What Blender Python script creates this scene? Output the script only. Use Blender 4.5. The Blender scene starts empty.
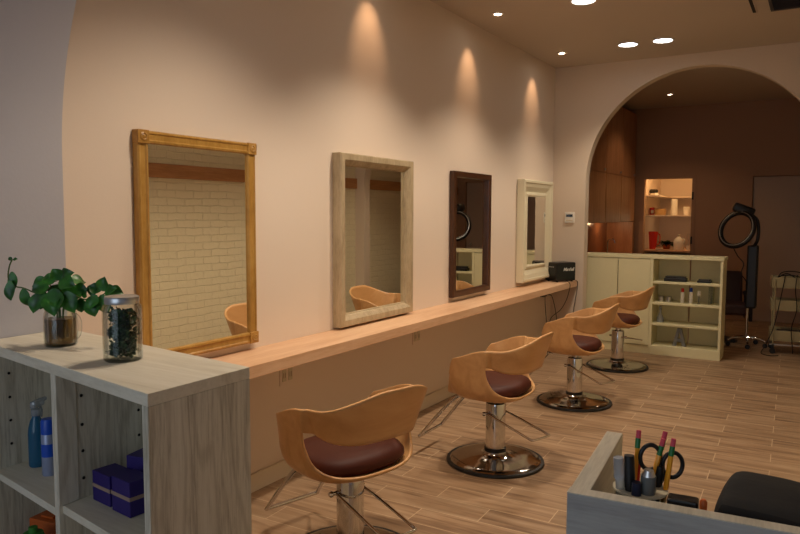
import bpy, bmesh, math, random
from mathutils import Vector, Matrix
random.seed(7)
PI = math.pi
R = math.radians
S = bpy.context.scene
COL = S.collection

# ------------------------------------------------------------------ materials
def srgb(r, g, b):
    f = lambda c: (c/255/12.92) if c/255 <= .04045 else ((c/255+.055)/1.055)**2.4
    return (f(r), f(g), f(b), 1)

def nmat(name):
    m = bpy.data.materials.new(name); m.use_nodes = True
    nt = m.node_tree; b = nt.nodes['Principled BSDF']
    return m, nt, b

def setp(b, color=None, rough=.5, metal=0, spec=None, trans=None, emit=None, estr=0, coat=None):
    if color is not None: b.inputs['Base Color'].default_value = color
    b.inputs['Roughness'].default_value = rough
    b.inputs['Metallic'].default_value = metal
    if spec is not None: b.inputs['Specular IOR Level'].default_value = spec
    if trans is not None: b.inputs['Transmission Weight'].default_value = trans
    if coat is not None: b.inputs['Coat Weight'].default_value = coat
    if emit is not None:
        b.inputs['Emission Color'].default_value = emit
        b.inputs['Emission Strength'].default_value = estr

def plain(name, color, rough=.5, metal=0, bump=.0, bscale=60, var=.06, **k):
    m, nt, b = nmat(name); setp(b, color, rough, metal, **k)
    tc = nt.nodes.new('ShaderNodeTexCoord'); n = nt.nodes.new('ShaderNodeTexNoise')
    n.inputs['Scale'].default_value = bscale; n.inputs['Detail'].default_value = 4
    nt.links.new(tc.outputs['Object'], n.inputs['Vector'])
    if var and metal < .5:
        mx = nt.nodes.new('ShaderNodeMix'); mx.data_type = 'RGBA'
        mx.inputs[6].default_value = tuple(c*(1-var) for c in color[:3])+(1,)
        mx.inputs[7].default_value = tuple(min(1, c*(1+var)) for c in color[:3])+(1,)
        nt.links.new(n.outputs['Fac'], mx.inputs[0]); nt.links.new(mx.outputs[2], b.inputs['Base Color'])
    if bump:
        bp = nt.nodes.new('ShaderNodeBump'); bp.inputs['Strength'].default_value = bump; bp.inputs['Distance'].default_value = .002
        nt.links.new(n.outputs['Fac'], bp.inputs['Height']); nt.links.new(bp.outputs['Normal'], b.inputs['Normal'])
    return m

def wood(name, c_dark, c_mid, c_light, axis='Z', scale=1.0, rough=.5, stretch=12, bump=.1, fine=.5):
    """streaky grain running along the given object axis"""
    m, nt, b = nmat(name); setp(b, None, rough)
    tc = nt.nodes.new('ShaderNodeTexCoord'); mp = nt.nodes.new('ShaderNodeMapping')
    s = [stretch*scale]*3; s['XYZ'.index(axis)] = scale
    mp.inputs['Scale'].default_value = s
    nt.links.new(tc.outputs['Object'], mp.inputs['Vector'])
    n1 = nt.nodes.new('ShaderNodeTexNoise'); n1.inputs['Scale'].default_value = 1.6; n1.inputs['Detail'].default_value = 3; n1.inputs['Distortion'].default_value = .6
    n2 = nt.nodes.new('ShaderNodeTexNoise'); n2.inputs['Scale'].default_value = 9; n2.inputs['Detail'].default_value = 6; n2.inputs['Roughness'].default_value = .7
    nt.links.new(mp.outputs[0], n1.inputs['Vector']); nt.links.new(mp.outputs[0], n2.inputs['Vector'])
    mix = nt.nodes.new('ShaderNodeMix'); mix.data_type = 'FLOAT'; mix.inputs[0].default_value = fine
    nt.links.new(n1.outputs['Fac'], mix.inputs[2]); nt.links.new(n2.outputs['Fac'], mix.inputs[3])
    cr = nt.nodes.new('ShaderNodeValToRGB'); e = cr.color_ramp.elements
    e[0].position = .36; e[0].color = c_dark; e[1].position = .64; e[1].color = c_light
    x = e.new(.5); x.color = c_mid
    nt.links.new(mix.outputs[0], cr.inputs[0]); nt.links.new(cr.outputs[0], b.inputs['Base Color'])
    bp = nt.nodes.new('ShaderNodeBump'); bp.inputs['Strength'].default_value = bump; bp.inputs['Distance'].default_value = .002
    nt.links.new(mix.outputs[0], bp.inputs['Height']); nt.links.new(bp.outputs['Normal'], b.inputs['Normal'])
    return m

def floor_mat():
    m, nt, b = nmat('plank_tile_floor'); setp(b, None, .42, spec=.35)
    tc = nt.nodes.new('ShaderNodeTexCoord'); mp = nt.nodes.new('ShaderNodeMapping')
    mp.inputs['Rotation'].default_value = (0, 0, R(-1.9)); mp.inputs['Location'].default_value = (.237, .017, 0)
    nt.links.new(tc.outputs['Object'], mp.inputs['Vector'])
    br = nt.nodes.new('ShaderNodeTexBrick')
    br.inputs['Scale'].default_value = 1; br.inputs['Brick Width'].default_value = .61; br.inputs['Row Height'].default_value = .165
    br.inputs['Mortar Size'].default_value = .0022; br.inputs['Mortar Smooth'].default_value = .3
    br.offset = .5; br.offset_frequency = 2
    br.inputs['Color1'].default_value = (0, 0, 0, 1); br.inputs['Color2'].default_value = (1, 1, 1, 1); br.inputs['Mortar'].default_value = (.5, .5, .5, 1)
    nt.links.new(mp.outputs[0], br.inputs['Vector'])
    # grain, shifted per tile
    g = nt.nodes.new('ShaderNodeMapping'); g.inputs['Scale'].default_value = (1.5, 16, 1)
    ad = nt.nodes.new('ShaderNodeVectorMath'); ad.operation = 'ADD'
    sc = nt.nodes.new('ShaderNodeVectorMath'); sc.operation = 'SCALE'; sc.inputs['Scale'].default_value = 5
    nt.links.new(br.outputs['Color'], sc.inputs[0]); nt.links.new(mp.outputs[0], ad.inputs[0]); nt.links.new(sc.outputs[0], ad.inputs[1])
    nt.links.new(ad.outputs[0], g.inputs['Vector'])
    n = nt.nodes.new('ShaderNodeTexNoise'); n.inputs['Scale'].default_value = 1.5; n.inputs['Detail'].default_value = 5; n.inputs['Distortion'].default_value = .5
    nt.links.new(g.outputs[0], n.inputs['Vector'])
    cr = nt.nodes.new('ShaderNodeValToRGB'); e = cr.color_ramp.elements
    e[0].position = .3; e[0].color = srgb(124, 96, 72); e[1].position = .72; e[1].color = srgb(182, 154, 124)
    e.new(.5).color = srgb(162, 132, 102)
    nt.links.new(n.outputs['Fac'], cr.inputs[0])
    tint = nt.nodes.new('ShaderNodeMix'); tint.data_type = 'RGBA'; tint.blend_type = 'MULTIPLY'; tint.inputs[0].default_value = .16
    nt.links.new(cr.outputs[0], tint.inputs[6]); nt.links.new(br.outputs['Color'], tint.inputs[7])
    mm = nt.nodes.new('ShaderNodeMix'); mm.data_type = 'RGBA'; mm.inputs[7].default_value = srgb(222, 196, 160)
    fac = nt.nodes.new('ShaderNodeMath'); fac.operation = 'MULTIPLY'; fac.inputs[1].default_value = .65
    nt.links.new(br.outputs['Fac'], fac.inputs[0]); nt.links.new(fac.outputs[0], mm.inputs[0])
    nt.links.new(tint.outputs[2], mm.inputs[6]); nt.links.new(mm.outputs[2], b.inputs['Base Color'])
    return m

def brick_mat():
    m, nt, b = nmat('painted_brick'); setp(b, srgb(214, 204, 176), .6)
    tc = nt.nodes.new('ShaderNodeTexCoord'); sx = nt.nodes.new('ShaderNodeSeparateXYZ'); cx = nt.nodes.new('ShaderNodeCombineXYZ')
    nt.links.new(tc.outputs['Object'], sx.inputs[0]); nt.links.new(sx.outputs['Y'], cx.inputs['X']); nt.links.new(sx.outputs['Z'], cx.inputs['Y'])
    nd = nt.nodes.new('ShaderNodeTexNoise'); nd.inputs['Scale'].default_value = 5; nd.inputs['Detail'].default_value = 4
    nt.links.new(tc.outputs['Object'], nd.inputs['Vector'])
    ns = nt.nodes.new('ShaderNodeVectorMath'); ns.operation = 'SCALE'; ns.inputs['Scale'].default_value = .035
    na = nt.nodes.new('ShaderNodeVectorMath'); na.operation = 'ADD'
    nt.links.new(nd.outputs['Color'], ns.inputs[0]); nt.links.new(cx.outputs[0], na.inputs[0]); nt.links.new(ns.outputs[0], na.inputs[1])
    br = nt.nodes.new('ShaderNodeTexBrick'); br.inputs['Scale'].default_value = 1
    br.inputs['Brick Width'].default_value = .215; br.inputs['Row Height'].default_value = .072
    br.inputs['Mortar Size'].default_value = .005; br.inputs['Mortar Smooth'].default_value = .8
    nt.links.new(na.outputs[0], br.inputs['Vector'])
    n = nt.nodes.new('ShaderNodeTexNoise'); n.inputs['Scale'].default_value = 22; n.inputs['Detail'].default_value = 6
    nt.links.new(tc.outputs['Object'], n.inputs['Vector'])
    h = nt.nodes.new('ShaderNodeMath'); h.operation = 'MULTIPLY_ADD'; h.inputs[1].default_value = -1
    nt.links.new(br.outputs['Fac'], h.inputs[0]); nt.links.new(n.outputs['Fac'], h.inputs[2])
    bp = nt.nodes.new('ShaderNodeBump'); bp.inputs['Strength'].default_value = .7; bp.inputs['Distance'].default_value = .009
    nt.links.new(h.outputs[0], bp.inputs['Height']); nt.links.new(bp.outputs['Normal'], b.inputs['Normal'])
    mx = nt.nodes.new('ShaderNodeMix'); mx.data_type = 'RGBA'; mx.inputs[6].default_value = srgb(226, 216, 184); mx.inputs[7].default_value = srgb(214, 203, 170)
    f2 = nt.nodes.new('ShaderNodeMath'); f2.operation = 'MULTIPLY'; f2.inputs[1].default_value = .6
    nt.links.new(br.outputs['Fac'], f2.inputs[0]); nt.links.new(f2.outputs[0], mx.inputs[0]); nt.links.new(mx.outputs[2], b.inputs['Base Color'])
    return m

def clear(name, tint=(1, 1, 1, 1), gloss=.12, rough=.03, body=None, bodyf=0):
    m = bpy.data.materials.new(name); m.use_nodes = True; nt = m.node_tree; nt.nodes.clear()
    o = nt.nodes.new('ShaderNodeOutputMaterial'); t = nt.nodes.new('ShaderNodeBsdfTransparent'); g = nt.nodes.new('ShaderNodeBsdfGlossy')
    t.inputs[0].default_value = tint; g.inputs['Roughness'].default_value = rough
    lw = nt.nodes.new('ShaderNodeLayerWeight'); lw.inputs['Blend'].default_value = .25
    ma = nt.nodes.new('ShaderNodeMath'); ma.operation = 'ADD'; ma.inputs[1].default_value = gloss*.4
    ml = nt.nodes.new('ShaderNodeMath'); ml.operation = 'MULTIPLY'; ml.inputs[1].default_value = .5
    nt.links.new(lw.outputs['Fresnel'], ml.inputs[0]); nt.links.new(ml.outputs[0], ma.inputs[0])
    mx = nt.nodes.new('ShaderNodeMixShader')
    nt.links.new(ma.outputs[0], mx.inputs[0]); nt.links.new(t.outputs[0], mx.inputs[1]); nt.links.new(g.outputs[0], mx.inputs[2])
    out = mx
    if body:
        d = nt.nodes.new('ShaderNodeBsdfPrincipled'); d.inputs['Base Color'].default_value = body; d.inputs['Roughness'].default_value = .3
        m2 = nt.nodes.new('ShaderNodeMixShader'); m2.inputs[0].default_value = bodyf
        nt.links.new(mx.outputs[0], m2.inputs[1]); nt.links.new(d.outputs[0], m2.inputs[2]); out = m2
    nt.links.new(out.outputs[0], o.inputs[0])
    return m

def leaf_mat():
    m, nt, b = nmat('basil_leaf_green'); setp(b, None, .38)
    tc = nt.nodes.new('ShaderNodeTexCoord'); n = nt.nodes.new('ShaderNodeTexNoise'); n.inputs['Scale'].default_value = 28
    nt.links.new(tc.outputs['Object'], n.inputs['Vector'])
    cr = nt.nodes.new('ShaderNodeValToRGB'); e = cr.color_ramp.elements
    e[0].position = .35; e[0].color = srgb(24, 74, 20); e[1].position = .7; e[1].color = srgb(58, 130, 38)
    nt.links.new(n.outputs['Fac'], cr.inputs[0]); nt.links.new(cr.outputs[0], b.inputs['Base Color'])
    return m

def cathedral(m):
    nt = m.node_tree; b = nt.nodes['Principled BSDF']; src = b.inputs['Base Color'].links[0].from_socket
    tc = nt.nodes.new('ShaderNodeTexCoord'); mp = nt.nodes.new('ShaderNodeMapping'); mp.inputs['Scale'].default_value = (1, 1, .22); mp.inputs['Location'].default_value = (0, .04, .1)
    nt.links.new(tc.outputs['Object'], mp.inputs[0])
    wv = nt.nodes.new('ShaderNodeTexWave'); wv.wave_type = 'BANDS'; wv.bands_direction = 'Y'; wv.inputs['Scale'].default_value = 6; wv.inputs['Distortion'].default_value = 16
    wv.inputs['Detail'].default_value = 2; wv.inputs['Detail Scale'].default_value = 1.3
    nt.links.new(mp.outputs[0], wv.inputs[0])
    cr = nt.nodes.new('ShaderNodeValToRGB'); e = cr.color_ramp.elements; e[0].position = .0; e[0].color = (.62, .58, .52, 1); e[1].position = .32; e[1].color = (1, 1, 1, 1)
    nt.links.new(wv.outputs['Fac'], cr.inputs[0])
    mx = nt.nodes.new('ShaderNodeMix'); mx.data_type = 'RGBA'; mx.blend_type = 'MULTIPLY'; mx.inputs[0].default_value = .42
    nt.links.new(src, mx.inputs[6]); nt.links.new(cr.outputs[0], mx.inputs[7]); nt.links.new(mx.outputs[2], b.inputs['Base Color'])
    return m
M = {}
M['wall'] = plain('warm_white_plaster', srgb(232, 216, 199), .85, bump=.15, bscale=120, var=.015)
M['ceil'] = plain('ceiling_paint', srgb(196, 182, 166), .9, bump=.1, bscale=90, var=.02)
M['archw'] = plain('arch_plaster', srgb(222, 205, 184), .85, bump=.15, bscale=110, var=.015)
M['jamb'] = plain('grey_white_plaster', srgb(198, 195, 200), .85, bump=.15, bscale=110, var=.02)
M['backwall'] = plain('back_room_plaster', srgb(176, 140, 112), .85, bump=.1, var=.02)
M['door'] = plain('painted_door', srgb(190, 168, 148), .6, var=.02)
M['base'] = plain('baseboard_paint', srgb(224, 210, 186), .5, var=.02)
M['floor'] = floor_mat(); M['brick'] = brick_mat()
M['counter'] = wood('pale_counter_wood', srgb(214, 168, 128), srgb(226, 184, 146), srgb(234, 196, 160), 'Y', .8, .42, 10, .03)
M['band'] = wood('brown_rail_wood', srgb(158, 108, 66), srgb(176, 124, 78), srgb(190, 138, 90), 'Y', 1, .5)
M['wash'] = wood('whitewashed_oak', srgb(176, 166, 146), srgb(212, 204, 184), srgb(222, 215, 197), 'Z', 1.2, .65, 16, .2, .62)
cathedral(M['wash'])
M['washx'] = wood('whitewashed_oak_flat', srgb(204, 194, 172), srgb(218, 209, 188), srgb(226, 218, 199), 'X', 1.2, .6, 12, .15, .45)
M['desk'] = wood('pale_desk_board', srgb(172, 164, 148), srgb(190, 182, 164), srgb(204, 196, 178), 'Y', 1.5, .6, 12, .15)
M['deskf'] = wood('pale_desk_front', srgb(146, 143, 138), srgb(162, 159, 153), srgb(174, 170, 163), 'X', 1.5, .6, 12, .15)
M['cream'] = plain('cream_cabinet_paint', srgb(224, 216, 174), .5, bump=.06, bscale=40, var=.03)
M['ply'] = wood('bent_plywood', srgb(196, 146, 92), srgb(206, 156, 102), srgb(214, 166, 112), 'Y', 1.2, .36, 6, .0, .2)
M['leather'] = plain('dark_brown_leather', srgb(70, 27, 13), .55, spec=.25, bump=.25, bscale=180, var=.12)
M['chrome'] = plain('chrome', (.66, .64, .62, 1), .10, 1)
M['base_chrome'] = plain('dark_chrome', (.40, .38, .36, 1), .09, 1)
M['steel'] = plain('brushed_steel', (.55, .53, .5, 1), .32, 1)
M['rubber'] = plain('black_rubber', srgb(16, 15, 15), .5)
M['black'] = plain('black_plastic', srgb(20, 19, 20), .4)
M['blackc'] = plain('black_cloth', srgb(14, 13, 15), .85, bump=.4, bscale=50)
M['cable'] = plain('black_cable', srgb(18, 16, 15), .55)
M['maroon'] = plain('dark_maroon_vinyl', srgb(46, 18, 16), .5)
M['gold'] = wood('gold_stained_pine', srgb(158, 116, 48), srgb(178, 134, 62), srgb(192, 150, 78), 'Z', 2, .4, 3, .03)
M['goldh'] = wood('gold_stained_pine_rail', srgb(158, 112, 46), srgb(176, 130, 60), srgb(190, 146, 76), 'Y', 2, .4, 3, .03)
M['weather'] = wood('weathered_grey_wood', srgb(160, 142, 112), srgb(180, 162, 130), srgb(194, 176, 144), 'Z', 2, .55, 5, .08)
M['walnut'] = wood('dark_walnut', srgb(58, 32, 16), srgb(70, 40, 20), srgb(82, 48, 26), 'Z', 2, .35, 10, .05)
M['creamframe'] = plain('cream_frame_paint', srgb(232, 224, 194), .4, var=.02)
M['mirror'] = plain('mirror_silver', (.90, .89, .81, 1), .012, 1)
M['cabwood'] = wood('reddish_cabinet_wood', srgb(166, 116, 80), srgb(182, 132, 94), srgb(196, 146, 106), 'Z', 1, .4, 8, .03)
M['splash'] = plain('brown_glass_tile', srgb(140, 96, 68), .2, var=.1)
M['glass'] = clear('jar_glass', (.95, .97, .95, 1), .03)
M['thinglass'] = clear('window_glass', (.95, .97, .97, 1), .05)
M['teawater'] = clear('murky_amber_water', (.62, .48, .22, 1), .04, body=srgb(96, 62, 24), bodyf=.35)
M['bluewater'] = clear('blue_bottle_plastic', (.25, .55, .70, 1), .12, body=srgb(40, 110, 150), bodyf=.55)
M['clearplastic'] = clear('clear_plastic', (.8, .84, .88, 1), .25, .12, body=srgb(190, 196, 204), bodyf=.35)
M['leaf'] = leaf_mat()
M['stem'] = plain('green_stem', srgb(70, 96, 40), .5)
M['herb'] = plain('dark_green_herb', srgb(28, 58, 26), .5, var=.4, bscale=50)
M['root'] = plain('brown_roots', srgb(70, 42, 22), .7, var=.2)
M['zinc'] = plain('zinc_lid', (.55, .56, .56, 1), .35, 1)
M['purple'] = plain('violet_box_card', srgb(38, 19, 100), .5, var=.08)
M['tan'] = plain('tan_paper_band', srgb(158, 132, 116), .5)
M['canbody'] = plain('silver_can', srgb(150, 160, 190), .35, .3)
M['canblue'] = plain('blue_cap_plastic', srgb(24, 78, 190), .35)
M['white'] = plain('white_plastic', srgb(228, 224, 214), .45)
M['offwhite'] = plain('aged_white_plastic', srgb(208, 198, 170), .45)
M['orange'] = plain('orange_plastic', srgb(196, 92, 30), .5)
M['green'] = plain('green_plastic', srgb(56, 128, 46), .5)
M['red'] = plain('red_plastic', srgb(200, 40, 24), .4)
M['pencil'] = plain('pencil_yellow', srgb(240, 160, 24), .35)
M['ferrule'] = plain('pencil_green_ferrule', srgb(30, 110, 50), .35)
M['eraser'] = plain('pink_eraser', srgb(206, 74, 90), .7)
M['grey'] = plain('grey_marker', srgb(98, 100, 98), .4)
M['navy'] = plain('navy_pen_plastic', srgb(24, 30, 56), .35)
M['dimcart'] = plain('dimmed_cart_paint', srgb(164, 150, 112), .5)  # cream cart paint darkened, the weak light on the right put into its colour
M['ventdark'] = plain('dark_vent_metal', srgb(74, 68, 72), .6)
M['slot'] = plain('slot_black', srgb(22, 18, 16), .8)
M['tin'] = plain('tin_metal', (.5, .5, .48, 1), .3, 1)
M['zincletter'] = plain('galvanised_letter', srgb(132, 134, 132), .5, .4, bump=.1)
M['grille'] = plain('speaker_grille_cloth', srgb(26, 30, 22), .8, bump=.5, bscale=300)
M['logo'] = plain('cream_logo', srgb(222, 220, 208), .5)
M['lamp_can'] = plain('lit_lamp_diffuser', srgb(250, 250, 250), .4, emit=(.86, .93, 1, 1), estr=9)
M['lamp_small'] = plain('lit_spot_bulb', srgb(250, 245, 235), .4, emit=(1, .9, .75, 1), estr=22)
M['trimw'] = plain('lamp_trim_white', srgb(215, 205, 190), .5)
M['lcd'] = plain('dark_display', srgb(26, 24, 22), .2)
M['box'] = plain('tan_carton', srgb(190, 150, 96), .6)

# ------------------------------------------------------------------ mesh helpers
class MB:
    def __init__(s): s.bm = bmesh.new()
    def box(s, c, d, rz=0, rx=0, ry=0, bev=0):
        t = bmesh.new(); bmesh.ops.create_cube(t, size=1)
        bmesh.ops.scale(t, vec=d, verts=t.verts)
        if bev: bmesh.ops.bevel(t, geom=t.edges[:], offset=bev, segments=2, affect='EDGES', profile=.5)
        m = Matrix.Translation(c) @ Matrix.Rotation(rz, 4, 'Z') @ Matrix.Rotation(ry, 4, 'Y') @ Matrix.Rotation(rx, 4, 'X')
        bmesh.ops.transform(t, matrix=m, verts=t.verts); s._join(t); return s
    def bx(s, x0, x1, y0, y1, z0, z1, bev=0):
        return s.box(((x0+x1)/2, (y0+y1)/2, (z0+z1)/2), (abs(x1-x0), abs(y1-y0), abs(z1-z0)), bev=bev)
    def _join(s, t):
        me = bpy.data.meshes.new('t'); t.to_mesh(me); t.free(); s.bm.from_mesh(me); bpy.data.meshes.remove(me)
    def lathe(s, prof, c=(0, 0, 0), seg=32, m=None, cap=True):
        """prof: list of (radius, z)"""
        t = bmesh.new(); rings = []
        for r, z in prof:
            if r < 1e-5: rings.append([t.verts.new((0, 0, z))])
            else: rings.append([t.verts.new((r*math.cos(2*PI*i/seg), r*math.sin(2*PI*i/seg), z)) for i in range(seg)])
        for a, b in zip(rings, rings[1:]):
            for i in range(seg):
                j = (i+1) % seg
                if len(a) == 1 and len(b) == 1: continue
                if len(a) == 1: t.faces.new((a[0], b[j], b[i]))
                elif len(b) == 1: t.faces.new((a[i], a[j], b[0]))
                else: t.faces.new((a[i], a[j], b[j], b[i]))
        if cap:
            if len(rings[0]) > 1: t.faces.new(list(reversed(rings[0])))
            if len(rings[-1]) > 1: t.faces.new(rings[-1])
        mm = Matrix.Translation(c) @ (m if m else Matrix())
        bmesh.ops.transform(t, matrix=mm, verts=t.verts); bmesh.ops.recalc_face_normals(t, faces=t.faces); s._join(t); return s
    def cyl(s, p0, p1, r0, r1=None, seg=20):
        p0, p1 = Vector(p0), Vector(p1); d = p1-p0
        q = d.to_track_quat('Z', 'Y').to_matrix().to_4x4()
        return s.lathe([(r0, 0), (r0 if r1 is None else r1, d.length)], p0, seg, q)
    def tube(s, pts, r, seg=10, smooth=4, closed=False):
        P = [Vector(p) for p in pts]
        if smooth and len(P) > 2:
            Q = []
            n = len(P)
            rng = range(n if closed else n-1)
            for i in rng:
                g = (lambda k: P[k % n]) if closed else (lambda k: P[max(0, min(n-1, k))])
                a, b, c, d = g(i-1), g(i), g(i+1), g(i+2)
                for k in range(smooth):
                    u = k/smooth
                    Q.append(.5*((2*b)+(c-a)*u+(2*a-5*b+4*c-d)*u*u+(3*b-a-3*c+d)*u**3))
            if not closed: Q.append(P[-1])
            P = Q
        t = bmesh.new(); rings = []; n = len(P); up = None
        for i in range(n):
            if closed: d = P[(i+1) % n]-P[(i-1) % n]
            else: d = P[min(n-1, i+1)]-P[max(0, i-1)]
            d.normalize()
            if up is None:
                up = Vector((0, 0, 1)) if abs(d.z) < .9 else Vector((1, 0, 0))
            a = d.cross(up)
            if a.length < 1e-4: a = d.cross(Vector((0, 1, 0)))
            a.normalize(); b = a.cross(d); up = b
            rings.append([t.verts.new(P[i]+r*(math.cos(2*PI*k/seg)*a+math.sin(2*PI*k/seg)*b)) for k in range(seg)])
        pr = list(zip(rings, rings[1:]))
        if closed: pr.append((rings[-1], rings[0]))
        for a, b in pr:
            for k in range(seg):
                j = (k+1) % seg; t.faces.new((a[k], a[j], b[j], b[k]))
        if not closed:
            t.faces.new(list(reversed(rings[0]))); t.faces.new(rings[-1])
        bmesh.ops.recalc_face_normals(t, faces=t.faces); s._join(t); return s
    def prism(s, poly, z0, z1, m=None):
        """closed polygon (x,y) extruded along z, then transformed"""
        t = bmesh.new()
        a = [t.verts.new((x, y, z0)) for x, y in poly]; f = t.faces.new(a)
        e = bmesh.ops.extrude_face_region(t, geom=[f])
        bmesh.ops.translate(t, vec=(0, 0, z1-z0), verts=[v for v in e['geom'] if isinstance(v, bmesh.types.BMVert)])
        if m: bmesh.ops.transform(t, matrix=m, verts=t.verts)
        bmesh.ops.recalc_face_normals(t, faces=t.faces); s._join(t); return s
    def sphere(s, c, r, sc=(1, 1, 1), seg=16):
        t = bmesh.new(); bmesh.ops.create_uvsphere(t, u_segments=seg, v_segments=seg//2+2, radius=r)
        bmesh.ops.transform(t, matrix=Matrix.Translation(c) @ Matrix.Diagonal((*sc, 1)), verts=t.verts); s._join(t); return s
    def build(s, name, mat, parent=None, smooth=False, bevel=0, origin=None):
        me = bpy.data.meshes.new(name); o = bpy.data.objects.new(name, me)
        if origin is not None: bmesh.ops.translate(s.bm, vec=-Vector(origin), verts=s.bm.verts)
        s.bm.to_mesh(me); s.bm.free(); me.materials.append(mat)
        if origin is not None: o.location = origin
        if smooth:
            for p in me.polygons: p.use_smooth = True
            try: me.set_sharp_from_angle(angle=R(40))
            except Exception: pass
        COL.objects.link(o)
        if parent: o.parent = parent
        if bevel:
            b = o.modifiers.new('bevel', 'BEVEL'); b.width = bevel; b.segments = 2; b.limit_method = 'ANGLE'; b.angle_limit = R(50)
        return o

def tag(o, label, cat, group=None, kind=None):
    o['label'] = label
    if cat: o['category'] = cat
    if group: o['group'] = group
    if kind: o['kind'] = kind
    return o
def thing(name, loc, label, cat, rz=0, group=None):
    o = bpy.data.objects.new(name, None); COL.objects.link(o); o.location = loc; o.rotation_euler = (0, 0, rz); o.empty_display_size = .1
    return tag(o, label, cat, group)
def struct(mb, name, mat, bevel=0, smooth=False):
    o = mb.build(name, mat, None, smooth, bevel); o['kind'] = 'structure'; return o
def copy_tree(o, parent=None):
    c = o.copy(); COL.objects.link(c); c.parent = parent
    for ch in list(o.children): copy_tree(ch, c)
    return c

H = 3.08; W = 2.72; YA = 7.43; YB = 10.9
# ------------------------------------------------------------------ the setting
struct(MB().bx(-1.2, 3.2, -2.2, 13.0, -.1, 0), 'floor', M['floor'])
struct(MB().bx(-1.2, 3.2, -2.2, 13.0, H, H+.1), 'ceiling', M['ceil'])
struct(MB().bx(-.12, 0, 1.42, YA+.13, 0, H), 'wall_left', M['wall'])
struct(MB().bx(W, W+.12, 1.42, 13.0, 0, H), 'wall_right', M['brick'])
struct(MB().bx(3.2, 3.32, -2.2, 1.42, 0, H), 'wall_entry_right', M['jamb'])
struct(MB().bx(-1.2, 3.32, 12.88, 13.0, 0, H), 'wall_light_seal', M['backwall'])  # unseen wall added to stop world light leaking in at the back

def arch_wall(name, x0, x1, xl, xr, cx, cz, r, y0, y1, mat, rp=True):
    n = 64; pts = [(x0, 0), (xl, 0)]
    a1 = 0 if rp else math.acos(min(1, (xr-cx)/r))
    pts += [(cx-r*math.cos(t), cz+r*math.sin(t)) for t in [ (PI-a1)*i/n for i in range(n+1)]]
    pts += [(xr, 0), (x1, 0)]
    pts += [(x1, H), (x0, H)]
    m = Matrix(((1, 0, 0, 0), (0, 0, -1, y1), (0, 1, 0, 0), (0, 0, 0, 1)))
    o = struct(MB().prism(pts, 0, y1-y0, m), name, mat, smooth=True)
    return o
arch_wall('wall_far', 0, W, .36, 2.58, 1.47, 1.85, 1.11, YA, YA+.13, M['archw'])
arch_wall('wall_near', -.12, 3.2, .36, W+.01, 1.63, 1.68, 1.27, .72, 1.42, M['jamb'], rp=False)
struct(MB().bx(.24, .36, -2.2, .72, 0, H), 'wall_entry', M['jamb'])
# street front with a wide window behind the camera
fw_ = MB(); fw_.bx(.24, 3.2, -2.2, -2.08, 0, .35); fw_.bx(.24, 3.2, -2.2, -2.08, 2.75, H)
fw_.bx(.24, .5, -2.2, -2.08, .35, 2.75); fw_.bx(2.75, 3.2, -2.2, -2.08, .35, 2.75)
struct(fw_, 'wall_street', M['jamb'])
struct(MB().bx(.5, 2.75, -2.15, -2.14, .35, 2.75), 'window_1', M['thinglass'])
# back room shell
struct(MB().bx(-.42, -.3, YA+.13, YB+.1, 0, H), 'wall_kitchen', M['backwall'])
struct(MB().bx(-.3, 0, YA+.0, YA+.13, 0, H), 'wall_corner', M['archw'])
bw = MB(); bw.bx(-.3, .23, YB, YB+.1, 0, H); bw.bx(.90, 1.69, YB, YB+.1, 0, H); bw.bx(.23, .90, YB, YB+.1, 2.03, H)
bw.bx(1.69, 2.55, YB, YB+.1, 2.04, H); bw.bx(2.55, W, YB, YB+.1, 0, H); bw.bx(1.69, 2.55, YB+.08, YB+.1, 0, 2.04)
struct(bw, 'wall_back', M['backwall'])
d2 = struct(MB().bx(1.70, 2.54, YB+.025, YB+.065, .005, 2.03), 'door_2', M['door'])
k = MB(); k.sphere((2.44, YB-.03, .98), .028); k.cyl((2.46, YB+.025, .98), (2.44, YB-.03, .98), .011); k.build('door_knob', M['steel'], d2, True)
tr = MB(); tr.bx(1.64, 1.69, YB-.012, YB, 0, 2.09); tr.bx(2.55, 2.60, YB-.012, YB, 0, 2.09); tr.bx(1.69, 2.55, YB-.012, YB, 2.04, 2.09)
struct(tr, 'trim_2', M['backwall'])
tr = MB(); tr.bx(.17, .23, YB-.015, YB, 0, 2.07); tr.bx(.90, .95, YB-.015, YB, 0, 2.07); tr.bx(.23, .90, YB-.015, YB, 2.03, 2.07)
struct(tr, 'trim_3', M['backwall'])
hg = MB(); hg.bx(.902, .925, YB-.022, YB-.014, 1.72, 1.83); hg.bx(.902, .925, YB-.022, YB-.014, 1.07, 1.18)
struct(hg, 'trim_4', M['black'])
# pantry closet behind the doorway
pw = MB(); pw.bx(.05, .15, YB+.1, 12.6, 0, 2.5); pw.bx(1.2, 1.3, YB+.1, 12.6, 0, 2.5); pw.bx(.05, 1.3, 12.5, 12.6, 0, 2.5); pw.bx(.05, 1.3, YB+.1, 12.6, 2.4, 2.5)
struct(pw, 'wall_pantry', M['wall'])
# baseboards and the wooden rail on the brick wall
struct(MB().bx(0, .015, 1.42, YA, 0, .10), 'baseboard_left', M['base'], .003)
struct(MB().bx(.95, 1.64, YB-.012, YB, 0, .10), 'baseboard_back', M['backwall'], .003)
struct(MB().bx(W-.03, W, 1.42, YA, 1.82, 1.95), 'trim_1', M['band'], .003)
struct(MB().bx(W-.03, W, YA+.13, YB, 1.82, 1.95), 'trim_5', M['band'], .003)
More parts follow.
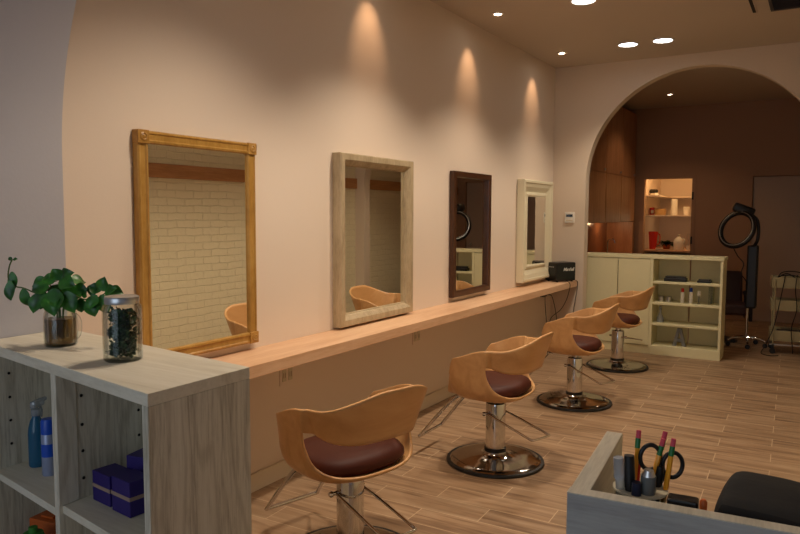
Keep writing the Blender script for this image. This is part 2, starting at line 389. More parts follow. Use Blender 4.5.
# dark return-air opening and slot in the ceiling
v = thing('ceiling_vent', (2.43, 5.6, H), 'large dark return air grille in the ceiling at the upper right', 'vent')
f = MB()
for a in ((-.28, -.26, -.55, .55), (.26, .28, -.55, .55), (-.26, .26, -.55, -.53), (-.26, .26, .53, .55)): f.bx(a[0], a[1], a[2], a[3], -.02, 0)
f.build('frame', M['ventdark'], v)
g = MB()
for i in range(26): g.box((0, -.51+i*.041, -.010), (.52, .022, .003), rx=R(35))
g.build('louvre_panel', M['ventdark'], v)
MB().bx(-.26, .26, -.53, .53, -.002, 0).build('backing', M['slot'], v)
v = thing('slot_diffuser', (2.035, 5.68, H), 'narrow dark slot diffuser line in the ceiling beside the grille', 'vent')
MB().bx(-.012, .012, -.5, .5, -.004, 0).build('slot', M['slot'], v)
f = MB(); f.bx(-.02, -.012, -.5, .5, -.006, 0); f.bx(.012, .02, -.5, .5, -.006, 0); f.build('frame', M['ceil'], v)

# ------------------------------------------------------------------ ceiling lights
def kelvin_light(kind, name, loc, power, color, **k):
    l = bpy.data.lights.new(name, kind); l.energy = power; l.color = color
    for a, b in k.items(): setattr(l, a, b)
    o = bpy.data.objects.new(name, l); COL.objects.link(o); o.location = loc; return o
WARM = (1, .66, .36); SOFT = (1, .82, .63)
def small_lamp(x, y, label, power, group='small wall wash downlights'):
    t = thing('wall_wash_downlight', (x, y, H), label, 'ceiling light', group=group)
    MB().lathe([(.030, -.001), (.052, -.001), (.050, -.007), (.032, -.010), (.030, -.001)], seg=28, cap=False).build('trim_ring', M['trimw'], t, True)
    MB().lathe([(0, -.003), (.029, -.003), (.029, -.001)], seg=24).build('bulb', M['lamp_small'], t)
    return t
def can_lamp(x, y, label, group='large recessed downlights'):
    t = thing('recessed_downlight', (x, y, H), label, 'ceiling light', group=group)
    MB().lathe([(.082, -.001), (.102, -.001), (.099, -.008), (.084, -.010), (.082, -.001)], seg=36, cap=False).build('trim_ring', M['trimw'], t, True)
    MB().lathe([(0, -.004), (.081, -.004), (.081, -.001)], seg=32).build('diffuser', M['lamp_can'], t)
    return t
SM = [(5.18, 'small lit spotlight at the ceiling edge, nearer of the two over the mirror wall'), (6.74, 'small lit spotlight at the ceiling edge, farther one near the arch wall corner')]
for y, lb in SM: small_lamp(.30, y, lb, 1)
for y in (3.75,): small_lamp(.30, y, 'small wall wash spotlight above the near mirrors, above the frame', 1)
for x, y, lb in ((.98, 5.19, 'large lit round downlight cut by the top edge of the picture'), (.94, 6.715, 'large lit round downlight, left one of the pair before the arch'),
                 (1.25, 6.72, 'large lit round downlight, right one of the pair before the arch')): can_lamp(x, y, lb)
for x, y in ((.97, 3.70), (.97, 2.25), (1.28, 2.25)): can_lamp(x, y, 'large recessed downlight over the near end of the room, above the frame')
small_lamp(.765, 9.73, 'small lit spotlight on the back room ceiling seen through the arch', 1, group=None)
def spot(n, x, y, pw, col, ang, blend, rad=.03, z=H-.03, tgt=None):
    o = kelvin_light('SPOT', n, (x, y, z), pw, col, spot_size=R(ang), spot_blend=blend, shadow_soft_size=rad)
    if tgt: o.rotation_euler = (Vector(tgt)-Vector((x, y, z))).to_track_quat('-Z', 'Y').to_euler()
    return o
for y in (3.80, 5.27, 6.74): spot('wash_beam', .25, y, 9, (1, .57, .30), 54, 1, .012, tgt=(0, y, 2.60))
for x, y, p in ((.97, 2.25, 62), (1.28, 2.25, 50), (.97, 3.72, 105), (.98, 5.19, 92), (.94, 6.715, 50), (1.25, 6.72, 38)): spot('can_beam', x, y, p, SOFT, 116, .55, .07, z=H-.02)
spot('back_beam', .765, 9.73, 13, (1, .62, .34), 120, .6, .03)
kelvin_light('POINT', 'pantry_lamp', (.62, 11.12, 2.2), 9, (1, .66, .30), shadow_soft_size=.05)
kelvin_light('POINT', 'pantry_fill_light', (.62, 11.75, 1.40), .8, (1, .66, .34), shadow_soft_size=.04)  # added fill to warm the wall below the shelf, not a fitted lamp
kelvin_light('POINT', 'undercabinet_lamp', (-.12, 10.25, 1.365), 1.4, (1, .6, .3), shadow_soft_size=.02)
# daylight entering by the street window behind the camera
dl = kelvin_light('AREA', 'daylight', (1.6, -2.25, 1.7), 25, (.76, .86, 1), shape='RECTANGLE', size=2.2, size_y=2.3)
dl.rotation_euler = (R(90), 0, 0)
w = bpy.data.worlds.new('world'); S.world = w; w.use_nodes = True
w.node_tree.nodes['Background'].inputs[0].default_value = (.55, .68, .9, 1); w.node_tree.nodes['Background'].inputs[1].default_value = .25

# ------------------------------------------------------------------ wall counter
ct = thing('wall_counter', (0, 0, 0), 'long pale wooden counter running along the left wall under the mirrors', 'counter')
MB().bx(0, .30, 1.43, YA, .718, .78).build('worktop', M['counter'], ct, bevel=.003)

# ------------------------------------------------------------------ mirrors (face +x)
def frame_sweep(mb, y0, y1, z0, z1, prof):
    """prof: closed list of (inset, height)"""
    t = bmesh.new(); rings = []
    for (y, z, sy, sz) in ((y0, z0, 1, 1), (y1, z0, -1, 1), (y1, z1, -1, -1), (y0, z1, 1, -1)):
        rings.append([t.verts.new((h, y+sy*i, z+sz*i)) for i, h in prof])
    for a, b in zip(rings, rings[1:]+rings[:1]):
        n = len(prof)
        for k in range(n):
            j = (k+1) % n; t.faces.new((a[k], a[j], b[j], b[k]))
    bmesh.ops.recalc_face_normals(t, faces=t.faces); mb._join(t); return mb
def mirror(y0, y1, z0, z1, prof, gi, gh, mat, label, name='wall_mirror'):
    yc, zc = (y0+y1)/2, (z0+z1)/2
    t = thing(name, (.004, yc, z0), label, 'mirror')
    a, b, c, d = y0-yc, y1-yc, 0, z1-z0
    frame_sweep(MB(), a, b, c, d, prof).build('frame', mat, t)
    MB().bx(gh-.004, gh, a+gi, b-gi, c+gi, d-gi).build('mirror_glass', M['mirror'], t)
    MB().bx(.0, .004, a+.01, b-.01, c+.01, d-.01).build('backing_board', M['black'], t)
    return t
m1 = mirror(1.975, 2.70, .82, 1.857, [(0, 0), (0, .030), (.006, .036), (.012, .036), (.016, .032), (.038, .032), (.044, .038), (.052, .036), (.056, .028), (.056, 0)], .054, .022, M['gold'],
            'large gold wooden framed mirror with square corner blocks, nearest the plants')
for yy in (-.3625+.028, .3625-.028):
    for zz in (.028, 1.037-.028):
        cb = MB().box((.021, yy, zz), (.042, .060, .060), bev=.003); o = cb.build('corner_block', M['goldh'], m1)
        ro = MB().lathe([(.020, 0), (.020, .003), (.014, .006), (.010, .003), (.005, .006), (0, .006)], c=(.041, yy, zz), m=Matrix.Rotation(PI/2, 4, 'Y'), seg=20).build('rosette', M['goldh'], o, True)
m2 = mirror(3.405, 4.275, .795, 1.868, [(0, 0), (0, .060), (.006, .066), (.040, .066), (.046, .062), (.066, .046), (.070, .034), (.078, .032), (.078, 0)], .074, .024, M['weather'],
            'tall mirror in a weathered pale grey wooden frame, second from the left')
m3 = mirror(4.955, 5.675, .822, 1.842, [(0, 0), (0, .040), (.004, .044), (.040, .044), (.046, .040), (.050, .028), (.050, 0)], .048, .018, M['walnut'],
            'mirror in a plain dark walnut frame, third along the wall')
[c for c in m3.children if c.name.startswith('mirror_glass')][0].rotation_euler = (0, 0, R(1.1))
m4 = mirror(6.38, 7.21, .825, 1.838, [(0, 0), (0, .070), (.008, .078), (.028, .078), (.034, .070), (.070, .062), (.100, .046), (.120, .036), (.126, .046), (.142, .052), (.150, .052), (.163, .046), (.165, 0)], .160, .014, M['creamframe'],
            'mirror in a wide stepped cream frame, farthest and nearest the speaker')

gl4 = [c for c in m4.children if c.name.startswith('mirror_glass')][0]; gl4.rotation_euler = (0, 0, R(-3.2)); gl4.location = (.020, 0, 0)
# outlets, thermostat
def outlet(y, z, label):
    t = thing('wall_outlet', (0, y, z), label, 'outlet', group='white power outlets under the counter')
    MB().box((.003, 0, 0), (.006, .12, .115), bev=.002).build('cover_plate', M['wall'], t)
    for s in (-1, 1):
        o = MB().box((.0075, s*.026, 0), (.004, .034, .070), bev=.001).build('socket', M['offwhite'], t)
        for dy in (-.007, .007): MB().box((.0100, s*.026+dy, 0), (.001, .004, .030)).build('slot', M['tan'], o)
outlet(2.97, .585, 'wall outlet under the counter near the shelf unit, above the nearest chair')
outlet(4.44, .585, 'wall outlet under the counter beneath the second mirror')
t = thing('thermostat', (.198, YA, 1.463), 'small white thermostat with dark display beside the arch', 'thermostat')
MB().box((0, -.010, 0), (.105, .020, .115), bev=.004).build('case', M['white'], t)
MB().box((0, -.021, .022), (.072, .003, .026)).build('display', M['lcd'], t)
MB().box((0, -.022, -.030), (.075, .004, .012), bev=.001).build('button_bar', M['offwhite'], t)

# ------------------------------------------------------------------ salon chairs (local: faces +X)
def chair_shell():
    """moulded ply tub with a window between seat pan and back band"""
    z0 = .425; phw = R(79)
    def Rr(p):
        a = abs(math.cos(p)); b = abs(math.sin(p)); fx = .235 if math.cos(p) > 0 else .260   # cos>0 = rear
        n = 2.7
        return ((a/fx)**n+(b/.280)**n)**(-1/n)
    def ss(x): x = max(0, min(1, x)); return x*x*(3-2*x)
    def top(p):
        d = abs(math.degrees(p))
        h = .388 - .082*ss((d-10)/55)              # back high, arms lower
        h -= .070*ss((d-78)/50)
        h -= (h-.008)*ss((d-119)/30)**.9
        return h
    def prof(p, w):
        Ht = top(p); r = Rr(p)
        arc = min(.12, Ht)
        if w <= .35: rho = .74*(w/.35); z = 0
        elif w <= .6:
            a = (w-.35)/.25*PI/2; rho = .74+.26*math.sin(a); z = arc*(1-math.cos(a))
        else:
            u = (w-.6)/.4; rho = 1; z = arc+(Ht-arc)*u
            d = abs(math.degrees(p))
            lean = .085*(1-ss((d-20)/75))
            side = .026*ss((d-50)/40)*(1-ss((d-110)/40))
            r = r+(lean+side)*(u**1.1)*(Ht/.388)
        return rho*r, z
    def pos(p, w, inset=0):
        r, z = prof(p, w)
        r -= inset
        return Vector((-r*math.cos(p), r*math.sin(p), z0+z))
    bm = bmesh.new()
    N = 160; phis = []
    # cosine-clustered samples about the window ends
    K = 36
    seg = [phw*math.sin(PI/2*i/K) for i in range(K+1)]
    right = seg + [phw+(PI-phw)*(i/52) for i in range(1, 53)]
    phis = [-x for x in reversed(right[1:])] + right
    phis = phis[1:]          # -pi == pi
    wm = .80
    def wins(p):
        a = abs(p)/phw
        if a >= 1: return wm, wm
        k_ = (1-a**3.2)**(1/3.2); g = (1-a**3)
        return wm-(wm-.44)*k_, wm-.125*g
    NL, NU = 16, 10
    cols = []
    for p in phis:
        a, b = wins(p)
        d = math.degrees(phw-abs(p))
        ins = .046*ss(d/7)*(1-ss((d-7)/48)) if d > 0 else 0
        lo = [bm.verts.new(pos(p, a*(.04+.96*i/NL))) for i in range(NL+1)]
        up = [bm.verts.new(pos(p, b+(1-b)*i/NU, ins*(1-.55*i/NU))) for i in range(NU+1)]
        cols.append((lo, up))
    n = len(cols)
    for i in range(n):
        l0, u0 = cols[i]; l1, u1 = cols[(i+1) % n]
        for k_ in range(NL): bm.faces.new((l0[k_], l1[k_], l1[k_+1], l0[k_+1]))
        for k_ in range(NU): bm.faces.new((u0[k_], u1[k_], u1[k_+1], u0[k_+1]))
    c = bm.verts.new((0, 0, z0))
    for i in range(n): bm.faces.new((cols[i][0][0], c, cols[(i+1) % n][0][0]))
    bmesh.ops.remove_doubles(bm, verts=bm.verts, dist=.0006)
    # drop slivers of zero height at the seat front
    bmesh.ops.recalc_face_normals(bm, faces=bm.faces)
    return bm, Rr

def make_chair():
    t = thing('styling_chair', (0, 0, 0), 'x', 'chair')
    bm, Rr = chair_shell(); mb = MB(); mb.bm.free(); mb.bm = bm
    o = mb.build('seat_shell', M['ply'], t, True)
    s = o.modifiers.new('ply', 'SOLIDIFY'); s.thickness = .011; s.offset = 0
    o['label'] = 'bent plywood shell with arms and curved back band'
    # cushion
    bm = bmesh.new(); rings = []; N = 64
    prof = [(.0, .092), (.5, .092), (.80, .086), (.92, .075), (.985, .055), (.99, .038), (.90, .016), (.6, .010)]
    for f_, z in prof:
        rr = []
        for i in range(N):
            p = 2*PI*i/N; k_ = (.89-.035*max(0, math.cos(p))-.03*abs(math.sin(p))) if f_ > 0 else 0
            r = Rr(p)*f_*k_
            rr.append(bm.verts.new((-r*math.cos(p)+.005, r*math.sin(p), .425+z)))
        rings.append(rr)
    for a, b in zip(rings, rings[1:]):
        for i in range(N):
            j = (i+1) % N; bm.faces.new((a[i], a[j], b[j], b[i]))
    bm.faces.new(rings[-1])
    bmesh.ops.remove_doubles(bm, verts=bm.verts, dist=.0002); bmesh.ops.recalc_face_normals(bm, faces=bm.faces)
    mb = MB(); mb.bm.free(); mb.bm = bm; mb.build('seat_cushion', M['leather'], t, True)
    mb = MB(); mb.box((.02, 0, .4105), (.30, .17, .016), bev=.003); mb.box((.17, 0, .411), (.07, .24, .015), bev=.003)
    mb.build('mounting_plate', M['black'], t)
    # column and base
    MB().lathe([(.024, .34), (.024, .404)], seg=24).build('piston', M['chrome'], t, True)
    MB().lathe([(.060, .085), (.060, .350), (.057, .362), (.050, .366), (.026, .366), (.026, .352)], seg=40, cap=False).build('column', M['chrome'], t, True)
    MB().lathe([(.066, .062), (.066, .088), (.060, .092), (.058, .092)], seg=40, cap=False).build('column_collar', M['black'], t, True)
    MB().lathe([(.272, .008), (.276, .018), (.262, .026), (.225, .030), (.17, .034), (.12, .040), (.085, .050), (.070, .060), (.064, .074), (0, .074)], seg=72, cap=False).build('base_disc', M['base_chrome'], t, True)
    MB().lathe([(.270, 0), (.290, .001), (.295, .008), (.292, .017), (.280, .021), (.273, .019), (.270, .008)], seg=72).build('base_rim', M['rubber'], t, True)
    # foot rest: a bent rod loop in front
    fr = MB(); pts = [(.15, -.085, .402), (.21, -.10, .394), (.30, -.125, .30), (.425, -.14, .145), (.442, -.142, .122), (.452, -.120, .115),
                      (.452, .120, .115), (.442, .142, .122), (.425, .14, .145), (.30, .125, .30), (.21, .10, .394), (.15, .085, .402)]
    fr.tube(pts, .010, 12, 5); fr.build('foot_rest', M['chrome'], t, True)
    # pump lever: a rod loop round the column, swept to one side
    a0 = R(180-32+0)
    return t
def pump_lever(t, ang):
    lv = MB(); c, s = math.cos(ang), math.sin(ang)
    P = lambda a, b, z: (a*c-b*s, a*s+b*c, z)
    lv.tube([P(-.012, -.070, .305), P(.10, -.074, .285), P(.32, -.078, .238), P(.342, -.074, .234), P(.352, -.055, .233), P(.352, .055, .233), P(.342, .074, .234), P(.32, .078, .238), P(.10, .074, .285), P(-.012, .070, .305)], .0065, 10, 4)
    lv.cyl(P(-.01, -.090, .306), P(-.01, .082, .306), .0085)
    lv.sphere(P(-.01, -.092, .306), .013)
    return lv.build('pump_lever', M['chrome'], t, True)
proto = make_chair()
CH = [(.872, 2.375, 180-16, 'tan plywood styling chair with brown seat, nearest, seen from behind', -19),
      (.925, 3.81, 180, 'tan plywood styling chair, second from the camera, between the first chair and two farther ones', -19),
      (.924, 5.37, 181, 'tan plywood styling chair in front of the walnut and cream mirrors, third from the camera', -28),
      (.885, 6.87, 179, 'tan plywood styling chair farthest back, in front of the cream cabinet', 75)]
for i, (x, y, a, lb, la) in enumerate(CH):
    o = proto if i == 0 else copy_tree(proto)
    o.location = (x, y, 0); o.rotation_euler = (0, 0, R(a)); o['label'] = lb; o['group'] = 'plywood styling chairs along the counter'
chairs = [o for o in COL.objects if o.name.startswith('styling_chair')]
for o, c in zip(sorted(chairs, key=lambda q: q.location.y), CH): pump_lever(o, R(c[4]-c[2]))

# ------------------------------------------------------------------ whitewashed shelf unit at the front
# plan: skewed slightly, back on the arch pier
FR = lambda x: .991+(1.314-x)*.150      # front line y(x)
BK = lambda x: 1.311+(1.314-x)*.112
su = thing('display_shelf_unit', (1.0, 1.2, 0), 'whitewashed wooden shelf unit holding plants, bottles and violet boxes', 'shelf')
def plank(name, x0, x1, z0, z1, yf=0, yb=0, mat='wash', bev=.0015):
    """board between plan lines, optional insets from front and back"""
    poly = [(x0, FR(x0)+yf), (x1, FR(x1)+yf), (x1, BK(x1)-yb), (x0, BK(x0)-yb)]
    poly = [(a-1.0, b-1.2) for a, b in poly]
    return MB().prism(poly, z0, z1).build(name, M[mat], su, bevel=bev)
X0 = -.5+.86+.002
plank('top_board', X0, 1.314, 1.070, 1.100, mat='washx')
plank('end_panel', 1.289, 1.314, 0, 1.070)
plank('divider', .828, .853, 0, 1.070, .001)
plank('side_panel', X0, X0+.025, 0, 1.070)
for x0, x1 in ((X0+.025, .828), (.853, 1.289)):
    bkp = [(x0, BK(x0)-.012), (x1, BK(x1)-.012), (x1, BK(x1)), (x0, BK(x0))]
    MB().prism([(a-1, b-1.2) for a, b in bkp], 0.0, 1.070).build('back_panel', M['wash'], su)
plank('shelf', X0+.025, .828, .668, .690, .012, .012, 'washx')
plank('shelf', .853, 1.289, .688, .710, .012, .012, 'washx')
plank('shelf', X0+.025, .828, .330, .352, .012, .012, 'washx')
plank('shelf', .853, 1.289, .310, .332, .012, .012, 'washx')
# shelf pin holes
def pins(pts, ax):
    for p in pts:
        q = Vector(p)-Vector((1, 1.2, 0)); d = Vector(ax)
        MB().cyl(q-d*.001, q+d*.0015, .0045, seg=10).build('pin_hole', M['slot'], su)
for z in (.998, .917, .843, .766): pins([(.853, 1.136, z)], (1, 0, 0))
for z in (.990, .913, .837, .762): pins([(.853, 1.320, z)], (1, 0, 0))
for z in (.990, .913, .838, .762): pins([(X0+.025, 1.197, z)], (1, 0, 0))
MB().prism([(a-1, b-1.2) for a, b in [(.853, FR(.853)+.002), (.8565, FR(.8565)+.002), (.8565, 1.118), (.853, 1.118)]], .712, 1.069).build('face_strip', M['wash'], su)

# ---- things on top of it
ax = Vector((.853, .522, 0)); ay = Vector((-.522, .853, 0))     # across / away from the camera
def jar_wall(r, h, neck=.8, t=.003, nh=.12):
    rn = r*neck
    out = [(r*.9, 0), (r*.98, .004), (r, .012), (r, h*(1-nh)-.016), (r*.97, h*(1-nh)-.006), (rn+.003, h*(1-nh)), (rn, h*(1-nh)+.004), (rn, h)]
    inn = [(rn-t, h), (rn-t, h*(1-nh)), (r-t, h*(1-nh)-.016), (r-t, .010), (r*.85, .006), (0, .006)]
    return [(0, 0)]+out+inn
def leaf(bm, base, d, up, L, Wd, curl=.25, fold=.25):
    """one leaf blade as a cupped grid"""
    d = d.normalized(); side = d.cross(up).normalized(); n = side.cross(d).normalized()
    rows = []
    NL_, NW = 7, 4
    for i in range(NL_+1):
        u = i/NL_; wv = Wd*.5*math.sin(PI*min(1, u*.97+.03))**.75*(1-.25*u)
        c = base+d*(L*u)*(1-.12*u*u)+n*(-curl*L*u*u)
        rows.append([bm.verts.new(c+side*(wv*(2*j/NW-1))+n*(fold*abs(2*j/NW-1)**1.6*wv-.10*Wd*math.sin(2*PI*u)*abs(2*j/NW-1))) for j in range(NW+1)])
    for a, b in zip(rows, rows[1:]):
        for j in range(NW): bm.faces.new((a[j], a[j+1], b[j+1], b[j]))
mugc = Vector((.623, 1.228, 1.100))
t = thing('mason_jar_mug', mugc, 'glass handled mug of brownish water holding the basil cuttings', 'jar')
MB().lathe(jar_wall(.047, .112, .90), seg=40).build('glass_body', M['glass'], t, True)
MB().lathe([(0, .007), (.043, .008), (.0435, .020), (.0435, .082), (0, .083)], seg=32).build('water', M['teawater'], t, True)
h = MB(); hd = (ax*.9+ay*(-.35)).normalized()
h.tube([hd*.043+Vector((0, 0, .092)), hd*.062+Vector((0, 0, .095)), hd*.076+Vector((0, 0, .078)), hd*.076+Vector((0, 0, .048)), hd*.064+Vector((0, 0, .028)), hd*.043+Vector((0, 0, .026))], .0055, 10, 5)
h.build('handle', M['glass'], t, True)
bs = thing('basil_cutting', mugc+Vector((0, 0, .012)), 'green basil cuttings with long trailing stems in the glass mug', 'plant')
o3 = Vector((0, 0, -.012))
def BP(a, z, c=0): return ax*a+ay*c+Vector((0, 0, z))+o3
stems = [[BP(0, .02), BP(-.005, .12), BP(-.02, .17), BP(-.06, .155), BP(-.105, .172), BP(-.140, .180), BP(-.152, .205), BP(-.147, .238), BP(-.138, .258)],
         [BP(.01, .02), BP(.01, .11), BP(.03, .155), BP(.07, .14), BP(.11, .142), BP(.14, .16)],
         [BP(-.01, .02), BP(-.01, .12), BP(-.035, .19, .01)], [BP(.005, .02), BP(.0, .12), BP(.012, .195, -.01)],
         [BP(.01, .02), BP(.012, .11), BP(.05, .175, .02)]]
sm = MB()
for s_ in stems: sm.tube(s_, .0022, 7, 4)
sm.build('stem', M['stem'], bs, True)
rt = MB()
for i in range(26):
    a = random.uniform(0, 2*PI); r0 = random.uniform(.005, .034); b_ = random.uniform(-.5, .5)
    rt.tube([BP(r0*math.cos(a)*.4, .082, r0*math.sin(a)*.4), BP(r0*math.cos(a), .055, r0*math.sin(a)), BP(r0*math.cos(a+b_), .022, r0*math.sin(a+b_))], .0011, 5, 2)
rt.build('root', M['root'], bs)
lm = bmesh.new(); UP = Vector((0, 0, 1))
def LF(a, z, c, da, dz, dc, L, Wd, curl=.25): leaf(lm, BP(a, z, c), ax*da+ay*dc+UP*dz, (ay*-1+UP*.6), L*1.22, Wd*1.35, curl)
# long left sprig
LF(-.140, .222, 0, .05, -1, 0, .052, .026, .1); LF(-.142, .196, -.01, .05, -1, -.2, .056, .028, .15)
LF(-.108, .172, 0, .10, -1, 0, .052, .028); LF(-.138, .256, 0, -.5, .4, 0, .014, .010); LF(-.136, .258, 0, .8, .2, 0, .012, .009)
# central mass
LF(-.02, .180, -.02, -1, -.15, -.3, .048, .038); LF(-.010, .190, -.01, -.6, .35, .1, .040, .034)
LF(0, .175, -.03, .1, -.9, -.5, .075, .055); LF(-.03, .165, -.03, -.5, -.8, -.3, .065, .045)
LF(.0, .195, 0, .5, .35, -.2, .05, .045); LF(.01, .20, -.01, -.3, .5, -.2, .035, .034); LF(.01, .195, -.02, .9, -.1, -.4, .05, .042)
LF(.03, .165, -.02, .4, -.9, -.3, .062, .042); LF(-.045, .15, -.02, -.6, -.7, 0, .05, .034); LF(-.02, .19, .03, -.4, .2, .9, .05, .042)
LF(.02, .19, .03, .5, .1, .9, .05, .042); LF(-.01, .20, .0, .2, .3, .9, .045, .04); LF(-.01, .15, -.035, -.1, -1, -.2, .045, .032)
LF(-.035, .185, 0, -1, .1, .1, .05, .04); LF(.035, .17, 0, 1, .0, -.1, .045, .036)
for k_ in range(9):
    a = random.uniform(-.03, .04); LF(a, random.uniform(.14, .185), random.uniform(-.03, .03), random.uniform(-.7, .8), random.uniform(-.6, .3), random.uniform(-.8, .2), .045, .034)
# right sprig
LF(.065, .142, 0, -.1, -1, -.1, .04, .034); LF(.07, .145, 0, .3, .6, -.3, .03, .026); LF(.10, .145, -.01, .2, -1, -.3, .052, .042)
LF(.095, .15, 0, .1, .5, 0, .035, .03); LF(.13, .155, -.01, .3, -1, -.1, .055, .036); LF(.14, .165, 0, 1, -.05, 0, .045, .036)
LF(.135, .165, -.01, .1, .7, -.2, .04, .036); LF(.125, .165, 0, -.8, .4, -.2, .035, .03); LF(.145, .16, -.02, .7, .4, -.4, .04, .034)
LF(.12, .155, -.02, -.4, -.8, -.4, .042, .034)
bmesh.ops.recalc_face_normals(lm, faces=lm.faces)
mb = MB(); mb.bm.free(); mb.bm = lm; lo_ = mb.build('foliage', M['leaf'], bs, True)
ls = lo_.modifiers.new('s', 'SUBSURF'); ls.levels = 1; ls.render_levels = 1

jc = Vector((.960, 1.194, 1.100))
t = thing('lidded_mason_jar', jc, 'tall lidded glass mason jar filled with dark green herbs', 'jar')
MB().lathe(jar_wall(.051, .172, .80, nh=.10), seg=44).build('glass_body', M['glass'], t, True)
MB().lathe([(.038, .154), (.0440, .155), (.0448, .157), (.0448, .172), (.043, .1745), (.036, .175), (.034, .174), (0, .174)], seg=40).build('lid', M['zinc'], t, True)
hb = thing('herb_bundle', jc+Vector((0, 0, .007)), 'dark green leafy herbs packed inside the lidded mason jar', 'plant')
lm = bmesh.new()
for i in range(420):
    zz = random.uniform(.0, .130); rr = (.042 if zz < .07 else .030)*math.sqrt(random.random()); a = random.uniform(0, 2*PI)
    b_ = Vector((rr*math.cos(a)*.92, rr*math.sin(a)*.92, .008+zz*.9)); dd = Vector((random.uniform(-1, 1), random.uniform(-1, 1), random.uniform(-.6, 1))).normalized()
    leaf(lm, b_, dd, Vector((random.uniform(-1, 1), random.uniform(-1, 1), random.uniform(.2, 1))).normalized(), min(.022, .047-rr*.92), .017)
mb = MB(); mb.bm.free(); mb.bm = lm; mb.build('foliage', M['herb'], hb, True)
sm = MB()
for i in range(7):
    a = i*.9; sm.tube([(.02*math.cos(a), .02*math.sin(a), .004), (.012*math.cos(a+1), .012*math.sin(a+1), .07), (.02*math.cos(a+.4), .02*math.sin(a+.4), .13)], .0014, 6, 3)
sm.build('stem', M['stem'], hb)

# ---- things in its bays
def spray_bottle(loc, label):
    t = thing('spray_bottle', loc, label, 'bottle', rz=R(120))
    MB().lathe([(0, 0), (.023, 0), (.025, .006), (.025, .105), (.023, .125), (.017, .148), (.012, .158), (.012, .166), (0, .166)], seg=28).build('bottle_body', M['bluewater'], t, True)
    MB().lathe([(.0145, .164), (.0145, .184), (.010, .186), (0, .186)], seg=20).build('collar', M['clearplastic'], t, True)
    h = MB(); h.box((.010, 0, .200), (.060, .020, .024), bev=.006); h.cyl((.040, 0, .204), (.056, 0, .204), .007)
    hh = h.build('spray_head', M['clearplastic'], t, True)
    MB().tube([(.022, 0, .190), (.034, 0, .172), (.030, 0, .150)], .004, 8, 3).build('trigger', M['clearplastic'], hh, True)
spray_bottle((.455, 1.240, .690), 'transparent blue spray bottle with a clear trigger head on the left shelf')
t = thing('aerosol_can', (.560, 1.215, .690), 'slim silver aerosol can with a bright blue cap beside the spray bottle', 'can')
MB().lathe([(0, 0), (.019, 0), (.0205, .003), (.0205, .130), (.017, .136), (0, .136)], seg=28).build('can_body', M['canbody'], t, True)
MB().lathe([(.0185, .128), (.0205, .130), (.0205, .168), (.017, .176), (0, .176)], seg=28).build('cap', M['canblue'], t, True)
MB().lathe([(.0209, .06), (.0209, .10)], seg=28, cap=False).build('label_band', M['canblue'], t, True)
def gift_box(x, y, z, sx, sy, sz, rz, label, band=True):
    t = thing('violet_box', (x, y, z), label, 'box', rz=rz, group='violet boxes on the right shelf')
    MB().box((0, 0, sz*.5), (sx, sy, sz), bev=.002).build('carton', M['purple'], t)
    if band:
        b = MB(); b.box((0, 0, sz*.52), (sx+.0015, sy+.0015, .010)); b.build('paper_band', M['tan'], t)
gift_box(1.038, 1.152, .711, .086, .066, .094, R(-6), 'violet box with tan band, front one of the group')
gift_box(.935, 1.168, .711, .088, .068, .084, R(-6), 'violet box with tan band, left one beside the open bay')
gift_box(1.020, 1.262, .711, .16, .09, .118, R(12), 'larger violet box standing behind the two banded ones', False)
# lower left bay
t = thing('orange_carton', (.475, 1.265, .352), 'orange carton low in the left bay, at the picture edge', 'box')
MB().box((0, 0, .082), (.11, .07, .165), rz=R(10), bev=.003).build('carton', M['orange'], t)
MB().box((0, 0, .168), (.05, .03, .006), rz=R(10)).build('tab', M['orange'], t)
t = thing('green_bottle', (.545, 1.165, .352), 'squat green bottle in front of the orange carton', 'bottle')
MB().lathe([(0, 0), (.034, 0), (.036, .006), (.036, .145), (.028, .168), (0, .172)], seg=24).build('bottle_body', M['green'], t, True)
MB().lathe([(.013, .168), (.013, .186), (0, .188)], seg=18).build('cap', M['green'], t, True)
t = thing('blue_bottle', (.618, 1.235, .352), 'blue capped bottle beside the green one, low in the left bay', 'bottle')
MB().lathe([(0, 0), (.022, 0), (.023, .005), (.023, .17), (.015, .19), (0, .19)], seg=24).build('bottle_body', M['white'], t, True)
MB().lathe([(.014, .188), (.016, .19), (.016, .222), (0, .225)], seg=18).build('cap', M['canblue'], t, True)

# ------------------------------------------------------------------ desk at lower right
dk = thing('reception_desk', (2.200, 1.190, 0), 'pale wooden reception desk with raised front and side boards at lower right', 'desk', rz=R(5.0))
L_ = .50
MB().bx(0, L_, 0, .030, 0, 1.0).build('front_board', M['deskf'], dk, bevel=.002)
MB().bx(0, L_, 0.0005, .0295, .9995, 1.0015).build('front_board_cap', M['desk'], dk)
MB().bx(0, .036, .0305, .40, 0, 1.0).build('side_board', M['desk'], dk, bevel=.002)
MB().bx(.0365, L_, .0305, .40, .82, .85).build('desktop', M['desk'], dk, bevel=.002)
dz = .85
def D(a, b, z): return dk.matrix_world @ Vector((a, b, z))
mdk = Matrix.Translation((2.200, 1.190, 0)) @ Matrix.Rotation(R(5), 4, 'Z')
def DK(a, b, z=dz): return mdk @ Vector((a, b, z))
cup = DK(.112, .110)
print('cup', cup)
t = thing('pencil_cup', cup, 'clear glass cup holding pencils, markers and scissors behind the desk board', 'cup')
MB().lathe([(0, 0), (.036, 0), (.038, .004), (.047, .135), (.0485, .138), (.046, .138), (.0445, .134), (.036, .007), (0, .006)], seg=40).build('cup_wall', M['glass'], t, True)
MB().lathe([(.0455, .1375), (.0492, .1375), (.0492, .1405), (.0455, .1405)], seg=40).build('rim', M['offwhite'], t, True)
